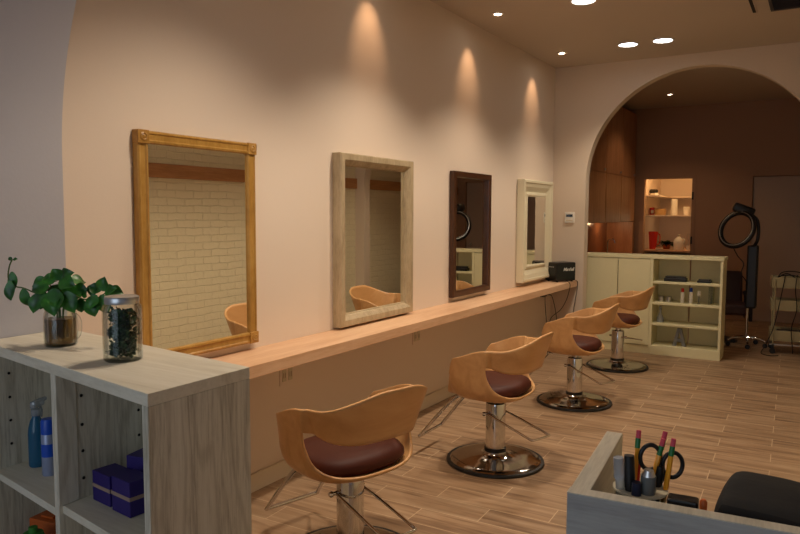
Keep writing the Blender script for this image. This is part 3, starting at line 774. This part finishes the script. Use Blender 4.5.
def stick(name, label, cat, base, top, parts, group=None):
    """straight tool; parts = list of (part name, material, start, end, r0, r1)"""
    b, p = Vector(base), Vector(top); d = (p-b); L = d.length
    t = thing(name, cup+b, label, cat, group=group)
    q = d.to_track_quat('Z', 'Y'); t.rotation_euler = q.to_euler()
    for nm, mt, s0, s1, r0, r1, sg in parts:
        MB().lathe([(0, s0*L), (r0, s0*L), (r1, s1*L), (0, s1*L)], seg=sg).build(nm, M[mt], t, sg > 8)
    return t
PC = [('shaft', 'pencil', 0, .86, .0046, .0046, 6), ('ferrule', 'ferrule', .86, .94, .0049, .0049, 16), ('eraser', 'eraser', .94, 1, .0046, .0044, 16)]
def CP(a, c, z): return ax*a+ay*c+Vector((0, 0, z))
gp = 'yellow pencils in the glass cup'
stick('pencil', 'yellow pencil standing alone, leftmost of the four in the cup', 'pencil', CP(-.020, .0, .007), CP(.002, .022, .243), PC, gp)
stick('pencil', 'yellow pencil with topmost pink eraser, at the back of the right cluster', 'pencil', CP(-.012, -.012, .007), CP(.053, .024, .240), PC, gp)
stick('pencil', 'yellow pencil leaning right, in front left of the right cluster', 'pencil', CP(-.008, .012, .007), CP(.045, .012, .230), PC, gp)
stick('pencil', 'yellow pencil most upright and rightmost in the cup', 'pencil', CP(.026, -.012, .007), CP(.057, -.006, .236), PC, gp)
stick('marker', 'red marker between the pencils in the cup', 'marker', CP(-.004, .02, .007), CP(.004, .028, .182), [('barrel', 'red', 0, 1, .006, .0055, 16)])
stick('marker', 'thick grey marker with a silver end at the front of the cup', 'marker', CP(.004, -.016, .007), CP(.004, -.030, .186), [('barrel', 'grey', 0, .94, .0135, .0135, 20), ('end_cap', 'steel', .94, 1, .012, .008, 20)])
stick('marker', 'black marker at the left side of the cup', 'marker', CP(-.018, -.018, .007), CP(-.026, -.010, .206), [('barrel', 'black', 0, .7, .009, .009, 16), ('cap', 'black', .7, 1, .010, .009, 16)])
stick('pen', 'navy pen low at the front left of the cup', 'pen', CP(-.016, -.022, .007), CP(-.020, -.036, .165), [('barrel', 'navy', 0, .75, .0085, .0085, 16), ('cap', 'navy', .75, 1, .0095, .008, 16)])
stick('pen', 'clear plastic pen leaning out at the far left of the cup', 'pen', CP(-.026, .0, .007), CP(-.044, -.004, .200), [('barrel', 'clearplastic', 0, .8, .008, .008, 16), ('cap', 'clearplastic', .8, 1, .0105, .009, 16)])
stick('pen', 'dark pen beside the red marker in the cup', 'pen', CP(-.012, .012, .007), CP(-.020, .016, .168), [('barrel', 'navy', 0, .8, .006, .006, 16), ('cap', 'black', .8, 1, .007, .006, 16)])
stick('pen', 'black pen at the right side of the cup behind the pencil', 'pen', CP(.016, .0, .007), CP(.040, .010, .178), [('barrel', 'black', 0, .8, .0075, .0075, 16), ('cap', 'black', .8, 1, .0085, .007, 16)])
t = thing('scissors', cup+CP(.020, .016, .0075), 'black handled scissors standing blades down in the cup', 'scissors')
for s_, off in ((-1, .010), (1, .046)):
    ring = []
    for i in range(16):
        a = 2*PI*i/16; ring.append(CP(off+s_*.004+.019*math.cos(a)-.004, .002*s_, .178-.008*s_+.024*math.sin(a)))
    MB().tube(ring, .0042, 10, 2, closed=True).build('handle', M['black'], t, True)
    MB().tube([CP(off+s_*.004-.004+.010*-s_, .002*s_, .155), CP(.006, .002*s_, .11)], .0045, 8, 0).build('shank', M['black'], t, True)
for s_ in (-1, 1): MB().cyl(CP(.006, .0015*s_, .12), CP(-.006*s_, .0015*s_, .002), .005, .001, 8).build('blade', M['steel'], t)
t = thing('stapler', DK(.187, .100), 'small black box shaped stapler on the desk right of the cup', 'stapler', rz=R(5))
MB().box((0, 0, .010), (.062, .036, .020), bev=.003).build('base', M['black'], t)
MB().box((0, 0, .080), (.052, .034, .119), bev=.004).build('body', M['black'], t)
# black bag
bg = thing('black_bag', DK(.353, .20), 'black soft bag lying on the desk at the lower right corner', 'bag', rz=R(-3))
bm = bmesh.new(); bmesh.ops.create_cube(bm, size=1); bmesh.ops.scale(bm, vec=(.25, .25, .135), verts=bm.verts); bmesh.ops.translate(bm, vec=(0, 0, .070), verts=bm.verts)
bmesh.ops.subdivide_edges(bm, edges=bm.edges[:], cuts=3, use_grid_fill=True)
for v_ in bm.verts:
    x_, y_, z_ = v_.co
    if z_ > .10: v_.co.z += .010*math.sin(x_*18+1)+.006*math.cos(y_*25)-.02*(x_/.145) 
    v_.co.x *= 1-.22*(z_/.14)*(.5-.5*x_/.15); v_.co.y *= 1-.14*(z_/.14)
mb = MB(); mb.bm.free(); mb.bm = bm; o = mb.build('bag_body', M['blackc'], bg, True); q = o.modifiers.new('s', 'SUBSURF'); q.levels = 2; q.render_levels = 2
MB().sphere((-.065, -.108, .105), .005).build('snap_button', M['steel'], bg, True)
MB().tube([(-.09, -.110, .08), (-.065, -.114, .100), (-.02, -.116, .095), (.05, -.118, .065)], .004, 8, 4).build('strap', M['blackc'], bg, True)
t = thing('tube_cap', DK(.222, .075), 'small white and orange tube standing beside the black bag', 'tube')
MB().lathe([(0, 0), (.008, 0), (.008, .128), (0, .128)], seg=16).build('tube_body', M['white'], t, True)
MB().lathe([(.006, .128), (.0065, .148), (.004, .152), (0, .152)], seg=16).build('nozzle', M['orange'], t, True)

# ------------------------------------------------------------------ speaker and cables at the counter's end
sp = thing('loudspeaker', (.168, 7.235, .78), 'small black box loudspeaker with a white script logo on the counter end', 'speaker', rz=R(58))
MB().box((0, 0, .108), (.262, .19, .196), bev=.012).build('cabinet', M['black'], sp)
MB().box((0, -.0955, .108), (.236, .006, .165), bev=.002).build('grille', M['grille'], sp)
for sx in (-.10, .10):
    for sy in (-.07, .07): MB().cyl((sx, sy, 0), (sx, sy, .012), .012).build('foot', M['rubber'], sp)
k = MB()
for i in range(5): k.cyl((-.133, -.05+i*.022, .16), (-.139, -.05+i*.022, .16), .0055)
k.build('control_knob_row', M['steel'], sp)
cu = bpy.data.curves.new('txt', 'FONT'); cu.body = 'Marshall'; cu.size = .050; cu.shear = .35; cu.extrude = .0012; cu.align_x = 'CENTER'; cu.offset = .0006; cu.space_character = .85
to = bpy.data.objects.new('txt', cu); COL.objects.link(to)
bpy.context.view_layer.update()
me = bpy.data.meshes.new_from_object(to.evaluated_get(bpy.context.evaluated_depsgraph_get())); bpy.data.objects.remove(to)
me.name = 'logo'; me.materials.clear(); me.materials.append(M['logo'])
lo = bpy.data.objects.new('logo', me); COL.objects.link(lo); lo.parent = sp; lo.location = (.028, -.1000, .118); lo.rotation_euler = (PI/2, 0, 0)

ps = thing('plug_adapter', (.0, 7.13, .640), 'black plug adapter on the wall just beneath the counter near the speaker', 'adapter')
MB().box((.022, 0, .0), (.044, .11, .055), bev=.006).build('adapter_body', M['black'], ps)
MB().tube([(.04, .0, -.02), (.042, .005, -.12), (.045, .05, -.35), (.03, .06, -.60)], .004, 8, 5).build('cord', M['cable'], ps, True)
MB().tube([(.04, .045, -.01), (.06, .15, -.03), (.075, .22, -.16), (.095, .235, -.32), (.09, .24, -.60)], .004, 8, 5).build('cord', M['cable'], ps, True)
cb = MB().tube([(.26, 7.12, .80), (.29, 7.11, .795), (.314, 7.12, .765), (.305, 7.13, .70), (.25, 7.20, .58), (.16, 7.29, .46), (.06, 7.27, .36), (.05, 7.24, .20), (.05, 7.22, .08)], .0035, 8, 6).build('speaker_cable', M['cable'], None, True)
tag(cb, 'thin black cable looping from the loudspeaker over the counter edge', 'cable')
cb = MB().tube([(.27, 7.36, .79), (.315, 7.365, .775), (.318, 7.36, .70), (.295, 7.32, .45), (.29, 7.32, .22), (.28, 7.32, .01)], .004, 8, 6).build('power_cable', M['cable'], None, True)
tag(cb, 'black power cable hanging straight down at the counter end by the arch', 'cable')

# ------------------------------------------------------------------ cream cabinet under the arch
cab = thing('storage_cabinet', (1.04, 7.85, 0), 'low cream cabinet with two plain doors and open shelves below the arch', 'cabinet')
def cb_(x0, x1, y0, y1, z0, z1, name, mat='cream', bev=.002, parent=cab):
    return MB().bx(x0-1.04, x1-1.04, y0-7.85, y1-7.85, z0, z1).build(name, M[mat], parent, bevel=bev)
cb_(.25, 1.722, 7.685, 8.00, 1.030, 1.062, 'top_board')
cb_(.25, .275, 7.69, 8.00, 0, 1.03, 'side_panel'); cb_(1.690, 1.715, 7.69, 8.00, 0, 1.03, 'side_panel')
cb_(1.005, 1.035, 7.69, 8.00, 0, 1.03, 'divider')
cb_(.275, 1.005, 7.70, 7.985, 0, .09, 'plinth')
cb_(1.035, 1.690, 7.69, 7.985, 0, .10, 'plinth')
for z in (.340, .565, .790): cb_(1.035, 1.690, 7.692, 7.985, z-.024, z, 'shelf')
cb_(1.035, 1.352, 7.985, 7.995, .10, 1.03, 'back_panel'); cb_(1.366, 1.690, 7.985, 7.995, .10, 1.03, 'back_panel')
cb_(.275, 1.005, 7.985, 7.995, .09, 1.03, 'back_panel')
cb_(.277, .660, 7.690, 7.708, .095, 1.025, 'door'); cb_(.668, 1.003, 7.690, 7.708, .095, 1.025, 'door')
cb_(.661, .667, 7.705, 7.712, .095, 1.0, 'gap_strip', 'slot', 0)
def on(name, x, z, label, cat, y=7.80, rz=0, group=None): return thing(name, (x, y, z+.0005), label, cat, rz, group)
t = on('hair_clipper_case', 1.245, .790, 'long flat black case on the top shelf of the cream cabinet, left', 'case')
MB().box((0, 0, .018), (.225, .10, .036), bev=.006).build('case_base', M['black'], t); MB().box((0, 0, .046), (.20, .09, .018), bev=.006).build('lid', M['black'], t)
t = on('folded_case', 1.53, .790, 'small black case on the top shelf of the cream cabinet, right', 'case')
MB().box((0, 0, .012), (.135, .08, .024), bev=.005).build('case_base', M['black'], t); MB().box((0, 0, .031), (.115, .07, .012), bev=.004).build('lid', M['black'], t)
for x, lb in ((1.10, 'small round metal tin on the second shelf, left one of two'), (1.178, 'small round metal tin on the second shelf, right one of two')):
    t = on('metal_tin', x, .565, lb, 'tin', group='small tins on the cabinet shelf')
    MB().lathe([(0, 0), (.032, 0), (.032, .042), (0, .042)], seg=24).build('tin_body', M['tin'], t, True)
    MB().lathe([(.033, .042), (.033, .056), (.030, .058), (0, .058)], seg=24).build('lid', M['tin'], t, True)
for x, hh, c_, lb in ((1.318, .155, 'red', 'white bottle with a red cap on the cabinet shelf'), (1.402, .165, 'canblue', 'white bottle with a blue cap on the cabinet shelf')):
    t = on('product_bottle', x, .565, lb, 'bottle')
    MB().lathe([(0, 0), (.018, 0), (.019, .004), (.019, hh*.70), (.012, hh*.76), (0, hh*.76)], seg=20).build('bottle_body', M['white'], t, True)
    MB().lathe([(.015, hh*.74), (.016, hh*.75), (.014, hh), (0, hh)], seg=18).build('cap', M[c_], t, True)
t = on('tint_brush', 1.48, .565, 'small upright brush with a white head on the cabinet shelf', 'brush')
MB().cyl((0, 0, .008), (0, 0, .09), .005).build('handle', M['grey'], t); MB().box((0, 0, .112), (.032, .012, .05), bev=.004).build('bristle_head', M['white'], t)
MB().cyl((0, 0, 0), (0, 0, .008), .015).build('foot', M['grey'], t)
t = on('tall_glass', 1.60, .565, 'tall clear glass beaker on the cabinet shelf, rightmost', 'glass')
MB().lathe([(0, 0), (.026, 0), (.028, .185), (.026, .185), (.024, .006), (0, .006)], seg=24).build('glass_wall', M['glass'], t, True)
for k_ in range(3): MB().cyl((.006*k_-.006, .004*k_-.004, .007), (.010*k_-.010, .006, .19), .003).build('stirring_stick', M['grey'], t)
t = on('glass_decanter', 1.10, .340, 'small clear glass decanter on the third shelf, left', 'bottle')
MB().lathe([(0, 0), (.034, 0), (.036, .01), (.034, .05), (.014, .09), (.011, .13), (.016, .135), (.016, .14), (0, .14)], seg=24).build('glass_body', M['clearplastic'], t, True)
MB().sphere((0, 0, .158), .018, seg=14).build('stopper', M['clearplastic'], t, True)
t = on('letter_ornament', 1.305, .100, 'grey metal letter A standing on the bottom shelf', 'ornament', y=7.78)
A = [(-.068, 0), (-.036, 0), (-.024, .052), (.024, .052), (.036, 0), (.068, 0), (.022, .190), (-.022, .190)]
mA = Matrix(((1, 0, 0, 0), (0, 0, -1, .02), (0, 1, 0, 0), (0, 0, 0, 1)))
mb = MB()
bmA = bmesh.new()
def ngon_tris(tris_polys):
    for P in tris_polys: mb.prism(P, 0, .036, mA)
ngon_tris([[(-.068, 0), (-.032, 0), (-.0225, .050), (-.0165, .080), (-.002, .155), (-.002, .190), (-.022, .190)],
           [(.068, 0), (.022, .190), (.002, .190), (.002, .155), (.0165, .080), (.0225, .050), (.032, 0)],
           [(-.0225, .050), (.0225, .050), (.0165, .080), (-.0165, .080)],
           [(-.002, .155), (.002, .155), (.002, .190), (-.002, .190)]])
mb.build('letter_body', M['zincletter'], t)

# ------------------------------------------------------------------ back room: wooden cabinets and sink
kc = thing('upper_wall_cabinet', (-.1, 9.3, 0), 'tall reddish wooden wall cabinets seen through the left of the arch', 'cabinet')
def kb(x0, x1, y0, y1, z0, z1, name, mat='cabwood', bev=.002, par=None): return MB().bx(x0+.1, x1+.1, y0-9.3, y1-9.3, z0, z1).build(name, M[mat], par or kc, bevel=bev)
kb(-.30, .085, 7.58, 10.85, 1.39, 3.0, 'carcass')
for i, y in enumerate((7.60, 8.41, 9.22, 10.03)):
    y1 = y+.80
    d = kb(.086, .102, y+.003, y1-.003, 2.045, 2.99, 'upper_door')
    kb(.103, .118, y1-.10, y1-.07, 2.07, 2.10, 'knob', 'steel', .003, d)
    kb(.086, .102, y+.003, y1-.003, 1.395, 2.038, 'lower_door')
tp = MB().bx(-.29, .10, 10.76, 10.87, 0, 1.385).build('tall_side_panel', M['cabwood']); tag(tp, 'reddish wooden floor cabinet end standing beside the pantry doorway', 'cabinet')
bc = thing('sink_counter', (0, 9.0, 0), 'low wooden counter with backsplash behind the cream cabinet', 'counter')
MB().bx(-.298, .10, 7.60-9, 10.75-9, 0, .86).build('base_cabinet', M['cabwood'], bc); MB().bx(-.298, .13, 7.60-9, 10.75-9, .86, .90).build('worktop', M['counter'], bc)
MB().bx(-.299, -.285, 7.60-9, 10.75-9, .90, 1.385).build('backsplash', M['splash'], bc)
fa = thing('kitchen_faucet', (.0, 9.75, .90), 'chrome gooseneck faucet behind the cream cabinet', 'faucet')
MB().lathe([(.024, 0), (.024, .012), (.012, .016), (.011, .05)], seg=20).build('base', M['chrome'], fa, True)
MB().tube([(0, 0, .04), (0, 0, .20), (.03, 0, .25), (.08, 0, .25), (.10, 0, .20)], .010, 10, 5).build('spout', M['chrome'], fa, True)

# ------------------------------------------------------------------ pantry shelves and goods
ph = thing('pantry_shelving', (.6, 11.8, 0), 'cream shelves inside the lit pantry behind the doorway', 'shelf')
def pb(x0, x1, y0, y1, z0, z1, name, mat='wall'): return MB().bx(x0-.6, x1-.6, y0-11.8, y1-11.8, z0, z1).build(name, M[mat], ph, bevel=.002)
pb(.151, .40, 11.15, 12.49, 1.775, 1.795, 'shelf'); pb(.40, 1.19, 12.1, 12.49, 1.775, 1.795, 'shelf')
pb(.151, 1.19, 11.30, 12.49, 1.470, 1.492, 'shelf'); pb(.151, 1.19, 11.15, 12.49, .930, .958, 'worktop', 'counter')
def pn(name, x, y, z, label, cat, rz=0, group=None): return thing(name, (x, y, z+.0005), label, cat, rz, group)
t = pn('hair_dryer', .235, 11.55, 1.795, 'black hand hair dryer on the top left pantry shelf', 'hair dryer', R(-40))
MB().cyl((-.07, 0, .075), (.06, 0, .075), .034, .028).build('barrel', M['black'], t, True); MB().cyl((-.03, 0, .07), (-.055, 0, .0), .016).build('handle', M['black'], t, True)
MB().box((.02, 0, .022), (.10, .07, .043), bev=.004).build('stand', M['white'], t)
t = pn('red_pouch', .20, 11.62, 1.492, 'red and white packet on the left of the middle pantry shelf', 'packet')
MB().box((0, 0, .06), (.075, .06, .12), rz=.3, bev=.012).build('packet_body', M['red'], t); MB().box((0.01, -.034, .05), (.04, .004, .05), rz=.3).build('printed_panel', M['white'], t)
t = pn('tan_carton', .325, 11.62, 1.492, 'low tan carton on the middle pantry shelf', 'box')
MB().box((0, 0, .048), (.15, .10, .096), bev=.003).build('carton', M['box'], t); MB().box((0, 0, .097), (.15, .012, .002)).build('tape', M['tan'], t)
t = pn('paper_towel_roll', .535, 11.62, 1.492, 'tall white paper roll on the middle pantry shelf', 'paper roll')
MB().lathe([(.018, 0), (.048, 0), (.048, .25), (.018, .25), (.018, 0)], seg=28, cap=False).build('paper', M['white'], t, True)
MB().lathe([(.016, 0), (.0178, 0), (.0178, .255), (.016, .255), (.016, 0)], seg=20, cap=False).build('core_tube', M['box'], t, True)
t = pn('white_tub', .715, 11.62, 1.492, 'short white tub with a lid on the middle pantry shelf', 'tub')
MB().lathe([(0, 0), (.038, 0), (.046, .108), (0, .108)], seg=26).build('tub_body', M['white'], t, True); MB().lathe([(0, .108), (.050, .108), (.050, .124), (.046, .127), (0, .127)], seg=26).build('lid', M['white'], t, True)
t = pn('red_pitcher', .285, 11.34, .958, 'tall red plastic pitcher on the pantry worktop', 'pitcher')
MB().lathe([(0, 0), (.052, 0), (.070, .275), (.067, .275), (.049, .008), (0, .008)], seg=28).build('pitcher_body', M['red'], t, True)
MB().tube([(.066, 0, .24), (.10, 0, .22), (.098, 0, .10), (.058, 0, .07)], .008, 8, 4).build('handle', M['red'], t, True)
t = pn('potted_plant', .475, 11.42, .958, 'dark green leafy plant on the pantry worktop', 'plant')
MB().lathe([(0, 0), (.045, 0), (.060, .075), (.054, .075), (.05, .07), (0, .068)], seg=22).build('pot', M['orange'], t, True)
lm = bmesh.new()
for i in range(46):
    a = random.uniform(0, 2*PI); e_ = random.uniform(-.2, .9)
    leaf(lm, Vector((.02*math.cos(a), .02*math.sin(a), .075)), Vector((math.cos(a), math.sin(a), e_)), UP, random.uniform(.09, .17), .05, .2)
mb = MB(); mb.bm.free(); mb.bm = lm; mb.build('foliage', M['herb'], t, True)
t = pn('white_jug', .668, 11.32, .958, 'translucent white plastic jug on the right of the pantry worktop', 'jug')
MB().lathe([(0, 0), (.070, 0), (.075, .01), (.075, .12), (.060, .165), (.024, .195), (.020, .20), (.020, .215), (0, .215)], seg=28).build('jug_body', M['white'], t, True)
MB().lathe([(.022, .212), (.023, .214), (.023, .235), (0, .237)], seg=20).build('cap', M['offwhite'], t, True)
MB().tube([(.055, -.03, .175), (.085, -.045, .165), (.09, -.05, .12), (.072, -.03, .09)], .009, 8, 4).build('handle', M['white'], t, True)
t = pn('wire_whisk', .800, 11.36, .958, 'thin wire whisk standing in a small cup at the pantry right', 'whisk')
MB().lathe([(0, 0), (.024, 0), (.028, .07), (.026, .07), (.022, .005), (0, .005)], seg=20).build('cup', M['white'], t, True)
for k_ in range(3):
    a = k_*PI/3; c_, s_ = math.cos(a), math.sin(a)
    MB().tube([(0, 0, .14), (.028*c_, .028*s_, .19), (.022*c_, .022*s_, .235), (0, 0, .25), (-.022*c_, -.022*s_, .235), (-.028*c_, -.028*s_, .19), (0, 0, .14)], .0016, 6, 4).build('wire_loop', M['steel'], t, True)
MB().cyl((0, 0, .006), (0, 0, .145), .006).build('handle', M['steel'], t)
t = pn('small_dish', .40, 11.22, .958, 'small pale dish at the front of the pantry worktop', 'dish')
MB().lathe([(0, 0), (.03, 0), (.055, .022), (.052, .024), (.028, .005), (0, .005)], seg=24).build('dish_body', M['white'], t, True)
MB().box((0, 0, .018), (.05, .03, .02), rz=.6, bev=.004).build('soap_bar', M['orange'], t)

# ------------------------------------------------------------------ ring hair processor and dark chair
hp = thing('ring_hair_processor', (1.86, 8.72, 0), 'black rolling hair processor with a large tilted ring on a column', 'hair processor')
hd = MB(); c0 = Vector((-.135, .0, 1.335))
nrm = Vector((-.30, -.80, .35)).normalized(); e1 = nrm.cross(Vector((0, 0, 1))).normalized(); e2 = e1.cross(nrm)
ring = []
for i in range(28):
    a = 2*PI*i/28; ring.append(c0+e1*.185*math.cos(a)+e2*.205*math.sin(a))
ro = MB().tube(ring, .029, 14, 2, closed=True).build('heater_ring', M['black'], hp, True)
MB().tube([p-nrm*-.027 for p in [c0+(q-c0)*.99 for q in ring]], .006, 8, 2, closed=True).build('chrome_strip', M['tin'], ro, True)
mb = MB(); top_ = c0+e2*.225; mb.box(top_+Vector((.02, .03, .015)), (.23, .14, .10), rz=.2, ry=R(22), bev=.02); mb.build('control_head', M['black'], hp, True)
mb = MB(); mb.tube([c0+e2*.21+Vector((.06, .03, 0)), c0+Vector((.20, .06, .10)), c0+Vector((.21, .07, -.10)), Vector((.045, .04, 1.15))], .018, 10, 5); mb.build('swing_arm', M['black'], hp, True)
MB().box((.035, .04, .80), (.115, .10, .72), bev=.02).build('column_housing', M['black'], hp)
MB().tube([c0+e2*-.21+Vector((.0, 0, 0)), c0+Vector((.02, -.02, -.30)), Vector((-.05, -.03, .95)), Vector((-.07, -.05, .84)), Vector((-.03, -.06, .78)), Vector((.0, -.02, .72))], .006, 8, 5).build('coiled_cord', M['cable'], hp, True)
MB().cyl((.0, .04, .10), (.0, .04, .46), .016).build('pole', M['chrome'], hp, True)
for k_ in range(5):
    a = R(-8+72*k_); e = Vector((.20*math.cos(a), .04+.20*math.sin(a), .07))
    lg = MB().tube([(0, .04, .105), (.14*math.cos(a), .04+.14*math.sin(a), .095), e], .013, 10, 3).build('base_leg', M['chrome'], hp, True)
    MB().lathe([(0, -.011), (.026, -.011), (.026, .011), (0, .011)], c=e+Vector((0, 0, -.044)), m=Matrix.Rotation(PI/2, 4, 'X'), seg=16).build('caster', M['rubber'], lg, True)
dc = thing('dryer_chair', (1.58, 9.02, 0), 'dark upholstered salon chair standing behind the cream cabinet', 'chair', rz=R(-75))
MB().box((0, 0, .40), (.50, .50, .13), bev=.03).build('seat', M['maroon'], dc)
MB().box((-.24, 0, .62), (.10, .48, .40), ry=R(-10), bev=.03).build('backrest', M['maroon'], dc)
for s_ in (-1, 1):
    MB().box((0, s_*.27, .56), (.44, .06, .06), bev=.02).build('armrest', M['black'], dc); MB().box((-.02, s_*.275, .40), (.36, .04, .28), bev=.01).build('side_panel', M['maroon'], dc)
MB().cyl((0, 0, .06), (0, 0, .335), .03).build('column', M['steel'], dc)
MB().lathe([(0, .0), (.17, 0), (.175, .012), (.12, .035), (.04, .06), (0, .06)], seg=40).build('base_disc', M['black'], dc, True)

# ------------------------------------------------------------------ rolling cart
ca = thing('rolling_cart', (2.30, 8.62, 0), 'cream three tier rolling cart with draped cords at the right edge', 'cart', rz=R(6))
for z in (.14, .47, .715):
    tr_ = MB(); tr_.bx(-.20, .20, -.16, .16, z, z+.012)
    tr_.bx(-.20, .20, -.16, -.148, z+.012, z+.115); tr_.bx(-.20, .20, .148, .16, z+.012, z+.115); tr_.bx(-.20, -.188, -.148, .148, z+.012, z+.115); tr_.bx(.188, .20, -.148, .148, z+.012, z+.115)
    tr_.build('tray', M['dimcart'], ca, bevel=.003)
for sx in (-.17, .17):
    for sy in (-.168, .168):
        MB().cyl((sx, sy, .105), (sx, sy, .80), .008).build('post', M['dimcart'], ca)
        c_ = MB(); c_.lathe([(0, -.010), (.030, -.010), (.030, .010), (0, .010)], c=(sx, sy, .030), m=Matrix.Rotation(PI/2, 4, 'X'), seg=18); c_.bx(sx-.012, sx+.012, sy-.014, sy-.0105, .03, .075); c_.bx(sx-.012, sx+.012, sy+.0105, sy+.014, .03, .075); c_.bx(sx-.012, sx+.012, sy-.014, sy+.014, .075, .105)
        c_.build('caster', M['rubber'], ca)
b = MB(); b.bx(-.20, .20, -.175, -.160, .095, .110); b.bx(-.20, .20, .160, .175, .095, .110); b.bx(-.20, -.185, -.16, .16, .095, .110); b.bx(.185, .20, -.16, .16, .095, .110); b.build('chassis', M['steel'], ca)
def cart_item(name, z, label, cat, f_):
    t = thing(name, Matrix.Translation((2.30, 8.62, 0)) @ Matrix.Rotation(R(6), 4, 'Z') @ Vector((0, 0, z)), label, cat, rz=R(6)); f_(t)
def fi(t):
    MB().cyl((-.12, .02, .035), (.10, -.02, .035), .020).build('barrel', M['black'], t, True); MB().cyl((.10, -.02, .035), (.15, .05, .03), .014).build('handle', M['black'], t, True)
cart_item('curling_iron', .482, 'dark curling iron lying in the middle cart tray', 'curling iron', fi)
def fi(t):
    MB().box((0, 0, .045), (.26, .16, .088), bev=.02).build('case_body', M['black'], t); MB().box((0, -.081, .05), (.03, .006, .02)).build('latch', M['steel'], t)
cart_item('tool_case', .153, 'dark case in the lowest cart tray', 'case', fi)
cc = MB()
cc.tube([(-.15, -.04, .80), (-.10, .03, .87), (.0, .06, .885), (.10, .02, .87), (.16, -.03, .84), (.12, -.08, .82), (.0, -.09, .85), (-.10, -.07, .845), (-.13, 0, .82), (-.05, .05, .86), (.05, .03, .80), (.06, -.06, .77)], .006, 8, 6)
cc.tube([(-.06, -.10, .855), (-.08, -.165, .85), (-.09, -.186, .78), (-.12, -.20, .58), (-.17, -.215, .30), (-.24, -.23, .10), (-.28, -.25, .012), (-.20, -.34, .008), (-.12, -.30, .008)], .005, 8, 6)
cc.tube([(.04, -.09, .85), (.03, -.175, .845), (.02, -.188, .70), (.04, -.19, .50), (.0, -.19, .30), (.01, -.195, .13), (.02, -.21, .02)], .005, 8, 6)
o = cc.build('cord_tangle', M['cable'], None, True); o.location = (2.30, 8.62, 0); o.rotation_euler = (0, 0, R(6))
tag(o, 'tangle of dark cords heaped on and hanging from the rolling cart', 'cord')

# ------------------------------------------------------------------ camera
f_px, yaw, pitch, roll = 692., R(31.49), R(4.42), R(.22)
fw = Vector((-math.sin(yaw)*math.cos(pitch), math.cos(yaw)*math.cos(pitch), -math.sin(pitch)))
rt_ = fw.cross(Vector((0, 0, 1))).normalized(); up_ = rt_.cross(fw)
r2 = rt_*math.cos(roll)+up_*math.sin(roll); u2 = -rt_*math.sin(roll)+up_*math.cos(roll)
cam = bpy.data.cameras.new('camera'); co = bpy.data.objects.new('camera', cam); COL.objects.link(co)
cam.sensor_width = 36; cam.lens = f_px/800*36; cam.clip_start = .02
mw = Matrix((r2, u2, -fw)).transposed().to_4x4(); mw.translation = Vector((2.575, 0, 1.5)); co.matrix_world = mw
S.camera = co
S.view_settings.view_transform = 'Standard'; S.view_settings.look = 'None'; S.view_settings.gamma = 1; S.view_settings.use_curve_mapping = False
S.view_settings.exposure = 0.12
S.cycles.use_denoising = True
S.cycles.max_bounces = 10; S.cycles.transparent_max_bounces = 16
S.cycles.sample_clamp_indirect = 6
